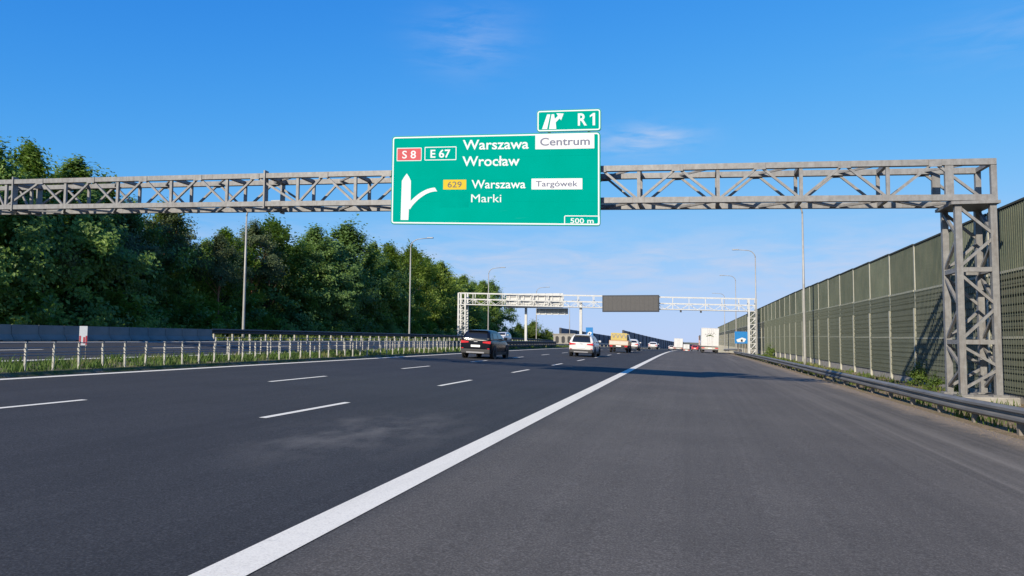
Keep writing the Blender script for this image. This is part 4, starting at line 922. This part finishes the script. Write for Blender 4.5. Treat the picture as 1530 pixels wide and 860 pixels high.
for x, Y, s, lab in ((-39.0, 190, 1.05, 'sunlit yellow green bush beyond the end of the forest'), (-36.2, 194, .72, 'smaller yellow green bush beside the taller one past the forest'), (-41.6, 186, .9, 'rounded yellow green bush against the last forest tree')):
    r = empty('bush', (x + C(Y), Y, zo(-28.3, Y)), Y); r.scale = (s, s, s); tag(r, lab, 'bush'); link('stems', bst, r); link('foliage', bmy, r)

# grass and weeds
def blades(name, n, xr, yr, zf, hmin, hmax, mat, seed, clump=0.0, w=0.012, bias=1.0):
    rnd = random.Random(seed); vs = []; fs = []
    cent = [(rnd.uniform(*xr), yr[0] + (yr[1] - yr[0]) * rnd.random() ** bias, rnd.uniform(.5, 1.0)) for _ in range(max(1, n // 28))]
    for i in range(n):
        if rnd.random() < clump:
            c = rnd.choice(cent); x = c[0] + rnd.gauss(0, .16); y = c[1] + rnd.gauss(0, .16); hs_ = c[2]
            if not (xr[0] <= x <= xr[1]): continue
        else: x = rnd.uniform(*xr); y = yr[0] + (yr[1] - yr[0]) * rnd.random() ** bias; hs_ = .45
        h = rnd.uniform(hmin, hmax) * hs_ * 1.2; a = rnd.uniform(0, 6.283); ww = w * (1 + max(0, y - 15) * .035) * rnd.uniform(.7, 1.5); lx, ly = math.cos(a + 1.3) * h * .45, math.sin(a + 1.3) * h * .45
        X_ = x + C(y); z = zf(x, y) - .02; dx, dy = math.cos(a) * ww, math.sin(a) * ww; k = len(vs)
        vs += [(X_ - dx, y - dy, z), (X_ + dx, y + dy, z), (X_ + dx * .7 + lx * .4, y + dy * .7 + ly * .4, z + h * .6), (X_ - dx * .7 + lx * .4, y - dy * .7 + ly * .4, z + h * .6), (X_ + lx, y + ly, z + h)]
        fs += [(k, k + 1, k + 2, k + 3), (k + 3, k + 2, k + 4)]
    me = bpy.data.meshes.new(name); me.from_pydata(vs, [], fs); me.materials.append(M[mat]); me.update(); return tag(link(name, me), kind='stuff')
def mz(x, Y): return 0.655 + V(Y) + (-15.6 - x) * .02
tag(blades('median_grass', 30000, (-18.5, -15.05), (6, 100), mz, .07, .32, 'grass', 3, .72, .013, 1.3), 'patchy green and straw coloured grass growing in the median', 'grass')
tag(blades('verge_grass', 9000, (6.15, 9.05), (8, 112), lambda x, Y: -.24 + V(Y), .06, .30, 'weed', 4, .75, .012, 1.3), 'dry weeds and grass between guardrail and noise barrier', 'grass')
tag(blades('roadside_grass', 22000, (-39.5, -28.8), (12, 170), lambda x, Y: zo(-28.3, Y), .15, .55, 'weed', 6, .5, .03, 1.0), 'yellow green grass between the far guardrail and the forest', 'grass')
# tall weeds in the foot of the wall
wd, _ = crown(95, 1.3, .55, .05, 26, 50, .11, 'bushleaf', .8, cr=(.16, .32), name='weed_leaves')
wst = trunk(95, 1.1, .02, _, 'bark', 'weed_stems')
for x, Y, s, lab in ((8.6, 30.4, .42, 'tall yellow green weed growing by the wall left of the gantry tower'), (8.85, 28.9, .28, 'leafy weed at the wall just beside the gantry tower'), (8.8, 33.2, .6, 'low weed in the shade of the gantry on the wall'), (6.7, 31.8, .3, 'dark clump of weeds behind the guardrail in the gantry shadow'), (6.9, 22.6, .25, 'small weed by the guardrail posts in front of the gantry tower'), (7.2, 18.6, .25, 'spreading yellow weed behind the guardrail near the tower footing'), (8.9, 21.6, .25, 'small weed at the wall right of the gantry tower'), (8.7, 88.0, .9, 'big green weed in front of the distant wall panels')):
    r = empty('weed', (x, Y, -.26 + V(Y)), Y); r.scale = (s, s, s); tag(r, lab, 'weed'); link('stems', wst, r); link('leaves', wd, r)
# loose sand and gravel along the shoulder edge
rnd = random.Random(8); vs = []; fs = []
for i in range(5200):
    y = 6 + 70 * rnd.random() ** 1.6; x = 5.72 + rnd.gauss(-.12, .25)
    if x > 6.6: continue
    s = rnd.uniform(.003, .011); z = (zr(x, y) if x < XR else -.25 + V(y)) ; k = len(vs)
    vs += [(x - s, y - s, z), (x + s, y - s * .6, z), (x + s * .3, y + s, z), (x, y, z + s * rnd.uniform(.7, 1.3))]; fs += [(k, k + 1, k + 3), (k + 1, k + 2, k + 3), (k + 2, k, k + 3)]
me = bpy.data.meshes.new('edge_gravel'); me.from_pydata(vs, [], fs); me.materials.append(M['soil']); me.update(); tag(link('edge_gravel', me), 'loose gravel and sand along the edge of the hard shoulder', 'gravel', kind='stuff')
# far-off wood and a town roof line on the horizon
def far_wood(name, x0, x1, Y, z, h, seed, lab):
    rnd = random.Random(seed); vs = []; fs = []
    for i in range(2600):
        x = rnd.uniform(x0, x1); hh = h * (.55 + .3 * math.sin(x * .035 + seed) + .25 * math.sin(x * .11)); c = Vector((x, Y + rnd.uniform(-25, 25), z + max(1.0, hh) * rnd.random() ** .7)); leaf_quad(vs, fs, c, Vector((rnd.uniform(-1, 1), -1, rnd.uniform(0, 1))), 5.0, rnd)
    me = bpy.data.meshes.new(name); me.from_pydata(vs, [], fs); me.materials.append(M['leaf2']); me.update(); tag(link(name, me), lab, 'wood', kind='stuff')
far_wood('far_wood', -520, -60, 900, V(900), 13, 2, 'low distant wood on the horizon left of the road')
far_wood('far_wood', 40, 420, 1050, V(950), 12, 7, 'low distant wood on the horizon beyond the trucks')
def far_block(x, Y, w_, d_, h, mat, lab):
    r = empty('far_building', (x, Y, V(min(Y, 950)))); tag(r, lab, 'building'); MB().box(-w_ / 2, w_ / 2, 0, d_, -1, h).build('walls', mat, r); MB().box(-w_ / 2 - .3, w_ / 2 + .3, -.3, d_ + .3, h, h + .6).build('roof', 'sign_back', r)
    n = int(w_ / 3.5)
    for fl in range(int(h / 3)):
        for k in range(n): MB().box(-w_ / 2 + (k + .5) * w_ / n - .8, -w_ / 2 + (k + .5) * w_ / n + .8, -.06, -.005, fl * 3 + 1, fl * 3 + 2.5).build('window', 'glass', r)
M['brick_pink'] = simple('pink_render', (0.45, 0.30, 0.28), 0.8, 0.1, .3)
far_block(24, 900, 26, 14, 15, 'brick_pink', 'distant pinkish building showing over the wall between the trucks')
far_block(38, 960, 20, 14, 12, 'p_cream', 'distant cream building beside the pinkish one')
